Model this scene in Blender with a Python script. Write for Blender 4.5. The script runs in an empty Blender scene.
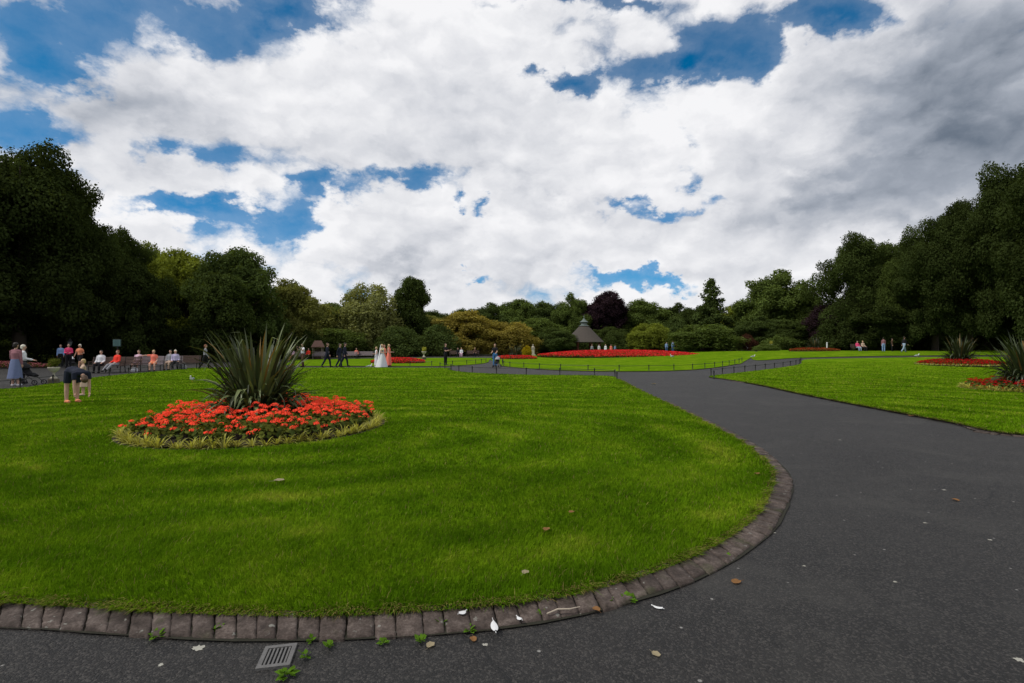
import bpy, bmesh, math, random
import numpy as np
from mathutils import Vector, Matrix
from mathutils.geometry import delaunay_2d_cdt

SC = bpy.context.scene
COL = SC.collection
PI = math.pi
F = 512.0
R0 = random.Random(7)
NR = np.random.RandomState(11)

# ------------------------------------------------------------------ terrain and camera helpers
def ss(a, b, t):
    t = max(0.0, min(1.0, (t - a) / (b - a)))
    return t * t * (3 - 2 * t)
def gz(x, y):
    return 0.9 * ss(5, 42, x) * ss(28, 62, y)
def gz_np(x, y):
    a = np.clip((x - 5) / 37, 0, 1); b = np.clip((y - 28) / 34, 0, 1)
    return 0.9 * a * a * (3 - 2 * a) * b * b * (3 - 2 * b)
CAM = Vector((0, 0, 1.6))
PITCH = math.radians(0.5)
def ray(px, py):
    u = (px - 512) / F; w = (341.5 - py) / F
    c, s = math.cos(PITCH), math.sin(PITCH)
    return u, c - w * s, s + w * c
def at(px, py, dz=0.0):
    """point of the real ground seen at this place of the photograph"""
    u, v, w = ray(px, py)
    t = 1.0
    prev = t
    while t < 400:
        if CAM.z + w * t <= gz(u * t, v * t) + dz: break
        prev = t; t *= 1.02
    lo, hi = prev, t
    for _ in range(30):
        m = (lo + hi) / 2
        if CAM.z + w * m <= gz(u * m, v * m) + dz: hi = m
        else: lo = m
    return (u * hi, v * hi)
def pos(px, d):
    """ground point in the direction of column px at depth d"""
    return ((px - 512) / F * d, d)

# ------------------------------------------------------------------ object helpers
def tag(o, label=None, cat=None, group=None, kind=None):
    if label: o['label'] = label
    if cat: o['category'] = cat
    if group: o['group'] = group
    if kind: o['kind'] = kind
    return o
def empty(name, loc=(0, 0, 0), rz=0.0, scale=None):
    o = bpy.data.objects.new(name, None); COL.objects.link(o)
    o.empty_display_size = 0.2
    o.location = loc; o.rotation_euler = (0, 0, rz)
    if scale: o.scale = scale
    return o
def copy_tree(o, parent=None):
    c = o.copy(); COL.objects.link(c); c.parent = parent
    if 'label' in c and parent is None: del c['label']
    for ch in list(o.children): copy_tree(ch, c)
    return c
def mesh_np(name, verts, faces, mats, attr=None, smooth=False, parent=None, matidx=None):
    me = bpy.data.meshes.new(name)
    verts = np.asarray(verts, dtype=np.float32); faces = np.asarray(faces, dtype=np.int32)
    n, k = faces.shape
    me.vertices.add(len(verts)); me.vertices.foreach_set('co', verts.ravel())
    me.loops.add(n * k); me.loops.foreach_set('vertex_index', faces.ravel())
    me.polygons.add(n)
    me.polygons.foreach_set('loop_start', np.arange(0, n * k, k, dtype=np.int32))
    me.polygons.foreach_set('loop_total', np.full(n, k, dtype=np.int32))
    if smooth: me.polygons.foreach_set('use_smooth', np.ones(n, dtype=bool))
    if matidx is not None: me.polygons.foreach_set('material_index', np.asarray(matidx, dtype=np.int32))
    if attr is not None:
        for an, av in attr.items():
            a = me.attributes.new(an, 'FLOAT', 'POINT'); a.data.foreach_set('value', np.asarray(av, dtype=np.float32))
    me.update(calc_edges=True)
    for m in (mats if isinstance(mats, (list, tuple)) else [mats]): me.materials.append(m)
    o = bpy.data.objects.new(name, me); COL.objects.link(o)
    if parent: o.parent = parent
    return o

class G:
    def __init__(s): s.v = []; s.f = []; s.m = []
    def add(s, vs, fs, mi=0):
        b = len(s.v); s.v += [tuple(v) for v in vs]
        for f in fs: s.f.append([b + i for i in f]); s.m.append(mi)
        return s
    def box(s, c, size, rz=0.0, mi=0, rot=None):
        hx, hy, hz = size[0] / 2, size[1] / 2, size[2] / 2
        M = rot if rot is not None else Matrix.Rotation(rz, 3, 'Z')
        bv = min(hx, hy, hz) * 0.18
        vs = []
        for sx in (-1, 1):
            for sy in (-1, 1):
                for sz in (-1, 1):
                    for ax in range(3):
                        p = [sx * hx, sy * hy, sz * hz]
                        for k in range(3):
                            if k != ax: p[k] -= (1 if p[k] > 0 else -1) * bv
                        q = M @ Vector(p); vs.append((q.x + c[0], q.y + c[1], q.z + c[2]))
        b = bmesh.new(); bvs = [b.verts.new(v) for v in vs]
        r = bmesh.ops.convex_hull(b, input=bvs)
        b.verts.index_update(); idx = {}
        out = []
        for v in b.verts: idx[v] = len(out); out.append(v.co[:])
        fs = [[idx[v] for v in f.verts] for f in b.faces]; b.free()
        return s.add(out, fs, mi)
    def tube(s, pts, rad, n=8, mi=0, ry=None, side=None, cap=True):
        pts = [Vector(p) for p in pts]
        if not isinstance(rad, (list, tuple)): rad = [rad] * len(pts)
        if ry is None: ry = rad
        elif not isinstance(ry, (list, tuple)): ry = [ry] * len(pts)
        vs = []; fs = []
        for i, p in enumerate(pts):
            a = pts[max(0, i - 1)]; b = pts[min(len(pts) - 1, i + 1)]
            t = (b - a)
            if t.length < 1e-9: t = Vector((0, 0, 1))
            t.normalize()
            sd = Vector(side) if side is not None else (Vector((1, 0, 0)) if abs(t.x) < 0.8 else Vector((0, 1, 0)))
            x = (sd - t * sd.dot(t)).normalized(); y = t.cross(x)
            for k in range(n):
                an = 2 * PI * k / n
                vs.append(p + x * (rad[i] * math.cos(an)) + y * (ry[i] * math.sin(an)))
        for i in range(len(pts) - 1):
            for k in range(n):
                k2 = (k + 1) % n
                fs.append([i * n + k, i * n + k2, (i + 1) * n + k2, (i + 1) * n + k])
        if cap:
            fs.append([k for k in range(n)][::-1]); fs.append([(len(pts) - 1) * n + k for k in range(n)])
        return s.add(vs, fs, mi)
    def ball(s, c, r, n=10, m=7, mi=0, M=None):
        if not isinstance(r, (list, tuple)): r = (r, r, r)
        vs = [(0, 0, r[2])]; fs = []
        for i in range(1, m):
            th = PI * i / m
            for k in range(n):
                an = 2 * PI * k / n
                vs.append((r[0] * math.sin(th) * math.cos(an), r[1] * math.sin(th) * math.sin(an), r[2] * math.cos(th)))
        vs.append((0, 0, -r[2])); L = len(vs) - 1
        for k in range(n): fs.append([0, 1 + k, 1 + (k + 1) % n])
        for i in range(m - 2):
            for k in range(n):
                a = 1 + i * n + k; b = 1 + i * n + (k + 1) % n
                fs.append([a, a + n, b + n, b])
        for k in range(n): fs.append([1 + (m - 2) * n + k, L, 1 + (m - 2) * n + (k + 1) % n])
        c = Vector(c)
        vs = [(M @ Vector(v) if M is not None else Vector(v)) + c for v in vs]
        return s.add(vs, fs, mi)
    def lathe(s, prof, n=16, c=(0, 0, 0), mi=0):
        vs = []; fs = []
        for r, z in prof:
            for k in range(n):
                an = 2 * PI * k / n; vs.append((c[0] + r * math.cos(an), c[1] + r * math.sin(an), c[2] + z))
        for i in range(len(prof) - 1):
            for k in range(n):
                k2 = (k + 1) % n; fs.append([i * n + k, i * n + k2, (i + 1) * n + k2, (i + 1) * n + k])
        fs.append(list(range(n))[::-1]); fs.append([(len(prof) - 1) * n + k for k in range(n)])
        return s.add(vs, fs, mi)
    def build(s, name, mats, parent=None, smooth=False):
        me = bpy.data.meshes.new(name); me.from_pydata([tuple(v) for v in s.v], [], s.f)
        for m in (mats if isinstance(mats, (list, tuple)) else [mats]): me.materials.append(m)
        for p, mi in zip(me.polygons, s.m):
            p.material_index = mi
            if smooth: p.use_smooth = True
        me.update()
        o = bpy.data.objects.new(name, me); COL.objects.link(o)
        if parent: o.parent = parent
        return o

def remeshed(o, vox, sm=2):
    md = o.modifiers.new('r', 'REMESH'); md.mode = 'VOXEL'; md.voxel_size = vox
    if sm:
        m2 = o.modifiers.new('s', 'SMOOTH'); m2.iterations = sm; m2.factor = 0.5
    dg = bpy.context.evaluated_depsgraph_get()
    me = bpy.data.meshes.new_from_object(o.evaluated_get(dg))
    me.name = o.data.name
    o.modifiers.clear(); old = o.data; o.data = me; bpy.data.meshes.remove(old)
    for p in me.polygons: p.use_smooth = True
    return o

# ------------------------------------------------------------------ materials
class NT:
    def __init__(s, nt): s.nt = nt
    def n(s, t, **kw):
        x = s.nt.nodes.new(t)
        for k, v in kw.items():
            if k in x.inputs.keys(): s.set(x.inputs[k], v)
            else: setattr(x, k, v)
        return x
    def set(s, inp, v):
        if isinstance(v, bpy.types.NodeSocket): s.nt.links.new(v, inp)
        elif isinstance(v, bpy.types.Node): s.nt.links.new(v.outputs[0], inp)
        else: inp.default_value = v
    def m(s, op, a, b=None, c=None, clamp=False):
        x = s.nt.nodes.new('ShaderNodeMath'); x.operation = op; x.use_clamp = clamp
        for i, v in enumerate((a, b, c)):
            if v is not None: s.set(x.inputs[i], v)
        return x.outputs[0]
    def vm(s, op, a, b=None, sc=None):
        x = s.nt.nodes.new('ShaderNodeVectorMath'); x.operation = op
        s.set(x.inputs[0], a)
        if b is not None: s.set(x.inputs[1], b)
        if sc is not None: s.set(x.inputs[3], sc)
        return x.outputs[0]
    def ramp(s, fac, stops, interp='LINEAR'):
        x = s.nt.nodes.new('ShaderNodeValToRGB'); s.set(x.inputs[0], fac)
        cr = x.color_ramp; cr.interpolation = interp
        while len(cr.elements) < len(stops): cr.elements.new(0.5)
        for e, (p, c) in zip(cr.elements, stops):
            e.position = p; e.color = (c[0], c[1], c[2], 1) if isinstance(c, (tuple, list)) else (c, c, c, 1)
        return x.outputs[0]
    def mix(s, fac, a, b, bt='MIX'):
        x = s.nt.nodes.new('ShaderNodeMix'); x.data_type = 'RGBA'; x.blend_type = bt
        s.set(x.inputs[0], fac)
        for i, v in ((6, a), (7, b)):
            if isinstance(v, tuple) and len(v) == 3: v = (*v, 1)
            s.set(x.inputs[i], v)
        return x.outputs[2]
    def noise(s, vec, scale, detail=4, rough=0.5, dist=0.0, dim='3D'):
        x = s.n('ShaderNodeTexNoise', noise_dimensions=dim)
        if vec is not None: s.set(x.inputs['Vector'], vec)
        x.inputs['Scale'].default_value = scale; x.inputs['Detail'].default_value = detail
        x.inputs['Roughness'].default_value = rough; x.inputs['Distortion'].default_value = dist
        return x.outputs[0]
    def smooth(s, v, lo, hi):
        x = s.nt.nodes.new('ShaderNodeMapRange'); x.interpolation_type = 'SMOOTHSTEP'
        s.set(x.inputs[0], v); x.inputs[1].default_value = lo; x.inputs[2].default_value = hi
        x.inputs[3].default_value = 0; x.inputs[4].default_value = 1
        return x.outputs[0]
def new_mat(name):
    m = bpy.data.materials.new(name); m.use_nodes = True
    m.node_tree.nodes.clear(); t = NT(m.node_tree)
    out = t.n('ShaderNodeOutputMaterial')
    return m, t, out
MC = {}
def plain(name, rgb, rough=0.7, var=0.12, scale=25, metal=0.0, spec=0.3, bump=0.0):
    if name in MC: return MC[name]
    m, t, out = new_mat(name)
    g = t.n('ShaderNodeTexCoord').outputs['Object']
    n = t.noise(g, scale, 4)
    f = t.m('MULTIPLY_ADD', n, 2 * var, 1 - var)
    c = t.vm('SCALE', (rgb[0], rgb[1], rgb[2]), sc=f)
    p = t.n('ShaderNodeBsdfPrincipled'); t.set(p.inputs['Base Color'], c)
    p.inputs['Roughness'].default_value = rough; p.inputs['Metallic'].default_value = metal
    p.inputs['Specular IOR Level'].default_value = spec
    if bump:
        b = t.n('ShaderNodeBump'); b.inputs['Strength'].default_value = bump; b.inputs['Distance'].default_value = 0.01
        t.set(b.inputs['Height'], n); t.set(p.inputs['Normal'], b.outputs[0])
    t.set(out.inputs[0], p.outputs[0]); MC[name] = m
    return m

def leaf_mat(name, rgb=None, var=(0.55, 1.5), transl=0.3, alt=None, spec=0.0):
    """foliage: diffuse + translucent; colour from the object (or given), varied leaf by leaf"""
    m, t, out = new_mat(name)
    if rgb is None: base = t.n('ShaderNodeObjectInfo').outputs['Color']
    else: base = t.n('ShaderNodeRGB').outputs[0]; base.default_value = (*rgb, 1)
    v = t.n('ShaderNodeAttribute', attribute_name='v').outputs['Fac']
    if alt is not None:
        w = t.n('ShaderNodeAttribute', attribute_name='w').outputs['Fac']
        base = t.mix(w, base, (*alt, 1))
    f = t.m('MULTIPLY_ADD', v, var[1] - var[0], var[0])
    c = t.vm('SCALE', base, sc=f)
    d = t.n('ShaderNodeBsdfDiffuse'); t.set(d.inputs[0], c)
    tr = t.n('ShaderNodeBsdfTranslucent')
    t.set(tr.inputs[0], t.vm('MULTIPLY', c, (1.3, 1.25, 0.5)))
    a = t.n('ShaderNodeMixShader'); a.inputs[0].default_value = transl
    t.set(a.inputs[1], d.outputs[0]); t.set(a.inputs[2], tr.outputs[0])
    gl = t.n('ShaderNodeBsdfGlossy'); gl.inputs['Roughness'].default_value = 0.45
    b = t.n('ShaderNodeMixShader'); b.inputs[0].default_value = spec
    t.set(b.inputs[1], a.outputs[0]); t.set(b.inputs[2], gl.outputs[0])
    t.set(out.inputs[0], b.outputs[0])
    return m

BED = (-4.78, 9.82)
def lawn_colour(t, P):
    """mown turf colour by position: patches and faint curved mowing bands"""
    sp = t.n('ShaderNodeSeparateXYZ', Vector=P)
    x, y = sp.outputs[0], sp.outputs[1]
    dx = t.m('SUBTRACT', x, BED[0] + 1.0); dy = t.m('SUBTRACT', y, BED[1] - 1.5)
    dx = t.m('MULTIPLY', dx, 0.62)
    r = t.m('SQRT', t.m('ADD', t.m('MULTIPLY', dx, dx), t.m('MULTIPLY', dy, dy)))
    wob = t.noise(P, 0.25, 3)
    r = t.m('MULTIPLY_ADD', wob, 1.6, r)
    band = t.m('SINE', t.m('MULTIPLY', r, 6.6))
    nb = t.noise(P, 0.45, 2)
    band = t.m('MULTIPLY', band, t.smooth(nb, 0.35, 0.62))
    n1 = t.noise(P, 0.7, 4, 0.6); n2 = t.noise(P, 5.0, 4, 0.65); n3 = t.noise(P, 38, 3, 0.7)
    f = t.m('ADD', t.m('MULTIPLY', t.m('SUBTRACT', n1, 0.5), 1.15), t.m('MULTIPLY', t.m('SUBTRACT', n2, 0.5), 0.95))
    f = t.m('ADD', f, t.m('MULTIPLY', band, 0.22))
    f = t.m('ADD', f, t.m('MULTIPLY', t.m('SUBTRACT', n3, 0.5), 0.6))
    f = t.m('ADD', f, 0.56, clamp=True)
    return t.ramp(f, [(0.0, (0.032, 0.074, 0.0025)), (0.42, (0.072, 0.146, 0.0040)), (0.72, (0.115, 0.200, 0.0060)), (1.0, (0.21, 0.26, 0.020))])

def mk_lawn():
    m, t, out = new_mat('mown_turf')
    P = t.n('ShaderNodeNewGeometry').outputs['Position']
    c = lawn_colour(t, P)
    p = t.n('ShaderNodeBsdfDiffuse'); t.set(p.inputs['Color'], c)
    h = t.noise(P, 60, 4, 0.7); b = t.n('ShaderNodeBump'); b.inputs['Strength'].default_value = 0.6; b.inputs['Distance'].default_value = 0.03
    t.set(b.inputs['Height'], h); t.set(p.inputs['Normal'], b.outputs[0])
    t.set(out.inputs[0], p.outputs[0]); return m
def mk_blade():
    m, t, out = new_mat('grass_blade')
    P = t.n('ShaderNodeNewGeometry').outputs['Position']
    c = lawn_colour(t, P)
    v = t.n('ShaderNodeAttribute', attribute_name='v').outputs['Fac']
    w = t.n('ShaderNodeAttribute', attribute_name='w').outputs['Fac']
    c = t.mix(w, c, (0.21, 0.165, 0.055, 1))
    c = t.vm('SCALE', c, sc=t.m('MULTIPLY_ADD', v, 0.8, 0.72))
    d = t.n('ShaderNodeBsdfDiffuse'); t.set(d.inputs[0], c)
    tr = t.n('ShaderNodeBsdfTranslucent'); t.set(tr.inputs[0], c)
    a = t.n('ShaderNodeMixShader'); a.inputs[0].default_value = 0.35
    t.set(a.inputs[1], d.outputs[0]); t.set(a.inputs[2], tr.outputs[0])
    t.set(out.inputs[0], a.outputs[0]); return m
def mk_asphalt():
    m, t, out = new_mat('asphalt')
    P = t.n('ShaderNodeNewGeometry').outputs['Position']
    n1 = t.noise(P, 0.5, 4, 0.6); n2 = t.noise(P, 6, 5, 0.65); n3 = t.noise(P, 110, 3, 0.7)
    v = t.n('ShaderNodeTexVoronoi'); v.inputs['Scale'].default_value = 95; t.set(v.inputs['Vector'], P)
    cell = t.n('ShaderNodeSeparateXYZ', Vector=v.outputs['Color']).outputs[0]
    base = t.ramp(t.m('ADD', t.m('MULTIPLY', n1, 0.5), t.m('MULTIPLY', n2, 0.5)), [(0.36, (0.0075, 0.0068, 0.0062)), (0.64, (0.0235, 0.0215, 0.0196))])
    st = t.m('MULTIPLY', t.smooth(cell, 0.5, 1.0), 0.85)
    c = t.mix(st, base, (0.064, 0.058, 0.052))
    dk = t.smooth(n3, 0.52, 0.42)
    c = t.mix(t.m('MULTIPLY', dk, 0.6), c, (0.012, 0.012, 0.013))
    v2 = t.n('ShaderNodeTexVoronoi'); v2.inputs['Scale'].default_value = 9; t.set(v2.inputs['Vector'], P)
    sp = t.m('MULTIPLY', t.smooth(v2.outputs['Distance'], 0.12, 0.05), t.smooth(t.n('ShaderNodeSeparateXYZ', Vector=v2.outputs['Color']).outputs[1], 0.84, 0.88))
    c = t.mix(t.m('MULTIPLY', sp, 0.8), c, (0.3, 0.29, 0.27))
    # a long hairline crack
    v3 = t.n('ShaderNodeTexVoronoi', feature='DISTANCE_TO_EDGE'); v3.inputs['Scale'].default_value = 0.3
    t.set(v3.inputs['Vector'], t.vm('ADD', P, t.vm('SCALE', t.n('ShaderNodeTexNoise', Vector=P, Scale=2.0).outputs['Color'], sc=0.5)))
    cr = t.m('MULTIPLY', t.smooth(v3.outputs['Distance'], 0.006, 0.002), t.smooth(t.noise(P, 0.35, 2), 0.46, 0.54))
    wear = t.smooth(t.noise(P, 0.9, 5, 0.65, 0.6), 0.50, 0.68)
    c = t.mix(t.m('MULTIPLY', wear, 0.42), c, (0.048, 0.045, 0.040))
    c = t.mix(t.m('MULTIPLY', cr, 0.8), c, (0.008, 0.008, 0.008))
    p = t.n('ShaderNodeBsdfPrincipled'); t.set(p.inputs['Base Color'], c)
    p.inputs['Roughness'].default_value = 0.7; p.inputs['Specular IOR Level'].default_value = 0.32
    h = t.m('ADD', t.m('MULTIPLY', v.outputs['Distance'], -0.7), n3)
    b = t.n('ShaderNodeBump'); b.inputs['Strength'].default_value = 1.0; b.inputs['Distance'].default_value = 0.009
    t.set(b.inputs['Height'], h); t.set(p.inputs['Normal'], b.outputs[0])
    t.set(out.inputs[0], p.outputs[0]); return m
def mk_stone():
    m, t, out = new_mat('kerb_stone')
    P = t.n('ShaderNodeNewGeometry').outputs['Position']
    v = t.n('ShaderNodeAttribute', attribute_name='v').outputs['Fac']
    n1 = t.noise(P, 11, 5, 0.7); n2 = t.noise(P, 75, 4, 0.75)
    c = t.ramp(t.m('ADD', t.m('MULTIPLY', n1, 0.6), t.m('MULTIPLY', n2, 0.4)), [(0.34, (0.022, 0.0165, 0.0135)), (0.5, (0.062, 0.047, 0.040)), (0.66, (0.135, 0.108, 0.094))])
    c = t.vm('SCALE', c, sc=t.m('MULTIPLY_ADD', v, 0.6, 0.7))
    li = t.m('MULTIPLY', t.smooth(t.noise(P, 17, 3), 0.66, 0.72), 0.6)
    c = t.mix(li, c, (0.25, 0.25, 0.22))
    mo = t.m('MULTIPLY', t.smooth(t.noise(P, 4, 4), 0.58, 0.7), 0.35)
    c = t.mix(mo, c, (0.035, 0.05, 0.012))
    p = t.n('ShaderNodeBsdfPrincipled'); t.set(p.inputs['Base Color'], c)
    p.inputs['Roughness'].default_value = 0.85; p.inputs['Specular IOR Level'].default_value = 0.2
    b = t.n('ShaderNodeBump'); b.inputs['Strength'].default_value = 0.6; b.inputs['Distance'].default_value = 0.01
    t.set(b.inputs['Height'], t.m('ADD', n1, t.m('MULTIPLY', n2, 0.4))); t.set(p.inputs['Normal'], b.outputs[0])
    t.set(out.inputs[0], p.outputs[0]); return m

M_LAWN = mk_lawn(); M_BLADE = mk_blade(); M_ASPH = mk_asphalt(); M_STONE = mk_stone()
M_LEAF = leaf_mat('tree_leaf')
M_BARK = plain('bark', (0.055, 0.042, 0.03), 0.95, 0.35, 6, bump=0.8)
M_SOIL = plain('bed_soil', (0.022, 0.015, 0.010), 0.95, 0.4, 14, bump=0.8)
M_FLOOR = plain('woodland_floor', (0.022, 0.028, 0.010), 0.95, 0.5, 0.8)
M_IRON = plain('black_iron', (0.012, 0.012, 0.013), 0.5, 0.2, 30)
M_STONEW = plain('pale_carved_stone', (0.42, 0.38, 0.31), 0.85, 0.2, 12, bump=0.4)

# ------------------------------------------------------------------ world, sun, camera
SUN_EL, SUN_AZ = math.radians(52), math.radians(-115)       # azimuth measured from +Y (view direction) towards +X
def make_world():
    w = bpy.data.worlds.new('World'); SC.world = w; w.use_nodes = True
    nt = w.node_tree; nt.nodes.clear(); t = NT(nt)
    out = t.n('ShaderNodeOutputWorld')
    sky = t.n('ShaderNodeTexSky', sky_type='NISHITA'); sky.sun_disc = False
    sky.sun_elevation = SUN_EL; sky.sun_rotation = SUN_AZ
    sky.air_density = 1.0; sky.dust_density = 0.3; sky.ozone_density = 2.5
    D = t.n('ShaderNodeTexCoord').outputs['Generated']
    s = t.n('ShaderNodeSeparateXYZ', Vector=D)
    x, y, z = s.outputs
    S = t.vm('MULTIPLY', D, (1.0, 1.0, 1.55))
    wn = t.n('ShaderNodeTexNoise', Vector=S, Scale=7.0, Detail=6.0, Roughness=0.62).outputs['Color']
    wc = t.n('ShaderNodeSeparateXYZ', Vector=t.vm('SUBTRACT', wn, (0.5, 0.5, 0.5)))
    ay = t.m('MAXIMUM', t.m('ABSOLUTE', y), 0.05)
    u = t.m('MULTIPLY_ADD', wc.outputs[0], 0.30, t.m('DIVIDE', x, ay)); v = t.m('MULTIPLY_ADD', wc.outputs[1], 0.22, t.m('DIVIDE', z, ay))
    UV = t.n('ShaderNodeCombineXYZ', X=u, Y=v, Z=0.0).outputs[0]
    def blobs(lst):
        tot = None
        for (px, py, rx, ry, wt) in lst:
            a = t.vm('SUBTRACT', UV, ((px - 512) / F, (346 - py) / F, 0)); a = t.vm('MULTIPLY', a, (F / rx, F / ry, 0))
            dd = t.nt.nodes.new('ShaderNodeVectorMath'); dd.operation = 'DOT_PRODUCT'; t.set(dd.inputs[0], a); t.set(dd.inputs[1], a)
            e = t.m('MULTIPLY', t.m('EXPONENT', t.m('MULTIPLY', dd.outputs['Value'], -1.0)), wt)
            tot = e if tot is None else t.m('ADD', tot, e)
        return tot
    dens_b = blobs([
        (62, 70, 58, 26, -.75), (150, 30, 110, 26, -.35), (40, 10, 120, 30, -.35), (275, 14, 42, 14, -.55), (28, 138, 50, 22, -.55),
        (188, 214, 62, 10, -.62), (296, 222, 32, 16, -.55), (325, 183, 36, 9, -.48), (402, 182, 36, 16, -.62), 
        (443, 208, 14, 9, -.50), (487, 211, 15, 8, -.50), (565, 76, 46, 14, -.85), (690, 70, 45, 17, -.80), (735, 40, 60, 24, -.62),
        (830, 10, 60, 16, -.75), (545, 3, 45, 8, -.5), (625, 4, 30, 9, -.45), (698, 140, 24, 14, -.42), (688, 170, 22, 10, -.45), (645, 196, 50, 9, -.50),
        (715, 192, 18, 12, -.42), (655, 286, 56, 11, -.80), (792, 186, 14, 8, -.5), (790, 218, 10, 18, -.42), (475, 276, 24, 6, -.5), (165, 150, 45, 12, -.35),
        (450, 90, 110, 60, .45), (215, 182, 75, 20, .45), (350, 225, 34, 28, .45), (420, 245, 70, 26, .32), (570, 150, 90, 45, .40), (250, 90, 60, 30, .2),
        (640, 50, 36, 20, .25), (800, 140, 110, 60, .45), (930, 130, 150, 120, .7), (130, 115, 70, 18, .25), (560, 255, 170, 28, .35), (60, 152, 20, 12, .3), (790, 35, 20, 10, .4), (160, 245, 60, 12, .3), (760, 250, 120, 40, .35), (120, 170, 60, 30, .25), (220, 110, 80, 40, .3), (500, 320, 700, 22, .35)])
    dark_b = blobs([(960, 130, 110, 60, .40), (860, 75, 90, 40, .18), (880, 200, 120, 30, .20), (1010, 30, 90, 60, .30), (300, 120, 150, 40, .05), (420, 160, 90, 30, .08),
                    (390, 268, 60, 12, .20), (600, 200, 110, 14, .12), (130, 100, 110, 40, .12), (40, 60, 120, 120, .20), (215, 207, 60, 9, .18), (720, 225, 90, 16, .12), (520, 190, 70, 20, .10), (1150, 150, 160, 160, .3)])
    def dens(vec, det):
        n1 = t.noise(vec, 3.8, det, 0.60)
        vo = t.n('ShaderNodeTexVoronoi', feature='F1', Vector=vec, Scale=12.0); vo.inputs['Detail'].default_value = 1.0
        a = t.m('MULTIPLY', t.m('SUBTRACT', n1, 0.5), 2.0)
        return t.m('ADD', a, t.m('MULTIPLY', t.m('SUBTRACT', 0.40, vo.outputs['Distance']), 0.34))
    Sw = t.vm('ADD', S, t.vm('SCALE', t.vm('SUBTRACT', wn, (0.5, 0.5, 0.5)), sc=0.11))
    d1 = dens(Sw, 8)
    d2 = dens(t.vm('ADD', Sw, (-0.012, -0.005, 0.032)), 5)
    d3 = dens(t.vm('ADD', Sw, (-0.03, -0.01, 0.10)), 3)
    Dn = t.m('ADD', t.m('ADD', d1, dens_b), 0.38)
    cover = t.smooth(Dn, -0.16, 0.30)
    veil = t.m('MULTIPLY', t.smooth(Dn, -0.8, 0.05), 0.15)
    cover = t.m('MAXIMUM', cover, veil)
    lit = t.m('ADD', t.m('MULTIPLY', t.m('SUBTRACT', d1, d2), 0.33), t.m('MULTIPLY', t.m('SUBTRACT', d1, d3), 0.20))
    thick = t.smooth(Dn, 0.15, 1.3)
    br = t.m('ADD', 0.94, lit)
    br = t.m('SUBTRACT', br, t.m('MULTIPLY', thick, 0.14))
    br = t.m('SUBTRACT', br, dark_b, clamp=True)
    cc = t.ramp(br, [(0.0, (0.050, 0.072, 0.105)), (0.3, (0.15, 0.185, 0.24)), (0.55, (0.37, 0.405, 0.47)), (0.78, (0.67, 0.685, 0.73)), (1.0, (0.92, 0.92, 0.94))])
    tint = t.vm('MULTIPLY', sky.outputs[0], t.ramp(z, [(0.0, (0.38, 0.55, 0.85)), (0.12, (0.14, 0.60, 0.92)), (0.35, SKYT)]))
    b1 = t.n('ShaderNodeBackground'); t.set(b1.inputs[0], tint); b1.inputs[1].default_value = 0.11
    b2 = t.n('ShaderNodeBackground'); t.set(b2.inputs[0], cc); b2.inputs[1].default_value = 1.0
    mx = t.n('ShaderNodeMixShader'); t.set(mx.inputs[0], cover)
    t.set(mx.inputs[1], b1.outputs[0]); t.set(mx.inputs[2], b2.outputs[0])
    t.set(out.inputs[0], mx.outputs[0])
    w.cycles.sampling_method = 'MANUAL'; w.cycles.sample_map_resolution = 512
SKYT = (0.0, 0.60, 0.86)
make_world()
sun = bpy.data.lights.new('sun', 'SUN'); sun.energy = 2.5; sun.angle = math.radians(5); sun.color = (1.0, 0.95, 0.87)
so = bpy.data.objects.new('sun', sun); COL.objects.link(so)
sd = Vector((math.sin(SUN_AZ) * math.cos(SUN_EL), math.cos(SUN_AZ) * math.cos(SUN_EL), math.sin(SUN_EL)))
so.rotation_euler = sd.to_track_quat('Z', 'Y').to_euler(); so.location = (-20, -10, 40)
cam = bpy.data.cameras.new('camera'); cam.lens = 18; cam.sensor_width = 36; cam.clip_end = 6000; cam.clip_start = 0.05
co = bpy.data.objects.new('camera', cam); COL.objects.link(co); co.location = CAM; co.rotation_euler = (PI / 2 + PITCH, 0, 0)
SC.camera = co
SC.view_settings.view_transform = 'Standard'; SC.view_settings.look = 'None'; SC.view_settings.exposure = 0; SC.view_settings.gamma = 1
SC.cycles.use_denoising = True; SC.cycles.max_bounces = 6; SC.cycles.diffuse_bounces = 3; SC.cycles.transmission_bounces = 3
SC.cycles.transparent_max_bounces = 4

# ------------------------------------------------------------------ ground, path, lawns
def catmull(pts, sub=6, closed=True):
    out = []; n = len(pts)
    for i in range(n if closed else n - 1):
        if closed: p = [pts[(i + k - 1) % n] for k in range(4)]
        else: p = [pts[max(0, min(n - 1, i + k - 1))] for k in range(4)]
        for j in range(sub):
            t = j / sub
            q = []
            for a in range(2):
                q.append(0.5 * ((2 * p[1][a]) + (-p[0][a] + p[2][a]) * t + (2 * p[0][a] - 5 * p[1][a] + 4 * p[2][a] - p[3][a]) * t * t + (-p[0][a] + 3 * p[1][a] - 3 * p[2][a] + p[3][a]) * t ** 3))
            out.append(tuple(q))
    if not closed: out.append(tuple(pts[-1]))
    return out
def inside(poly, X, Y):
    r = np.zeros(X.shape, dtype=bool); n = len(poly)
    for i in range(n):
        x1, y1 = poly[i]; x2, y2 = poly[(i + 1) % n]
        if y1 == y2: continue
        c = ((y1 > Y) != (y2 > Y)) & (X < (x2 - x1) * (Y - y1) / (y2 - y1) + x1)
        r ^= c
    return r
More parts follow.
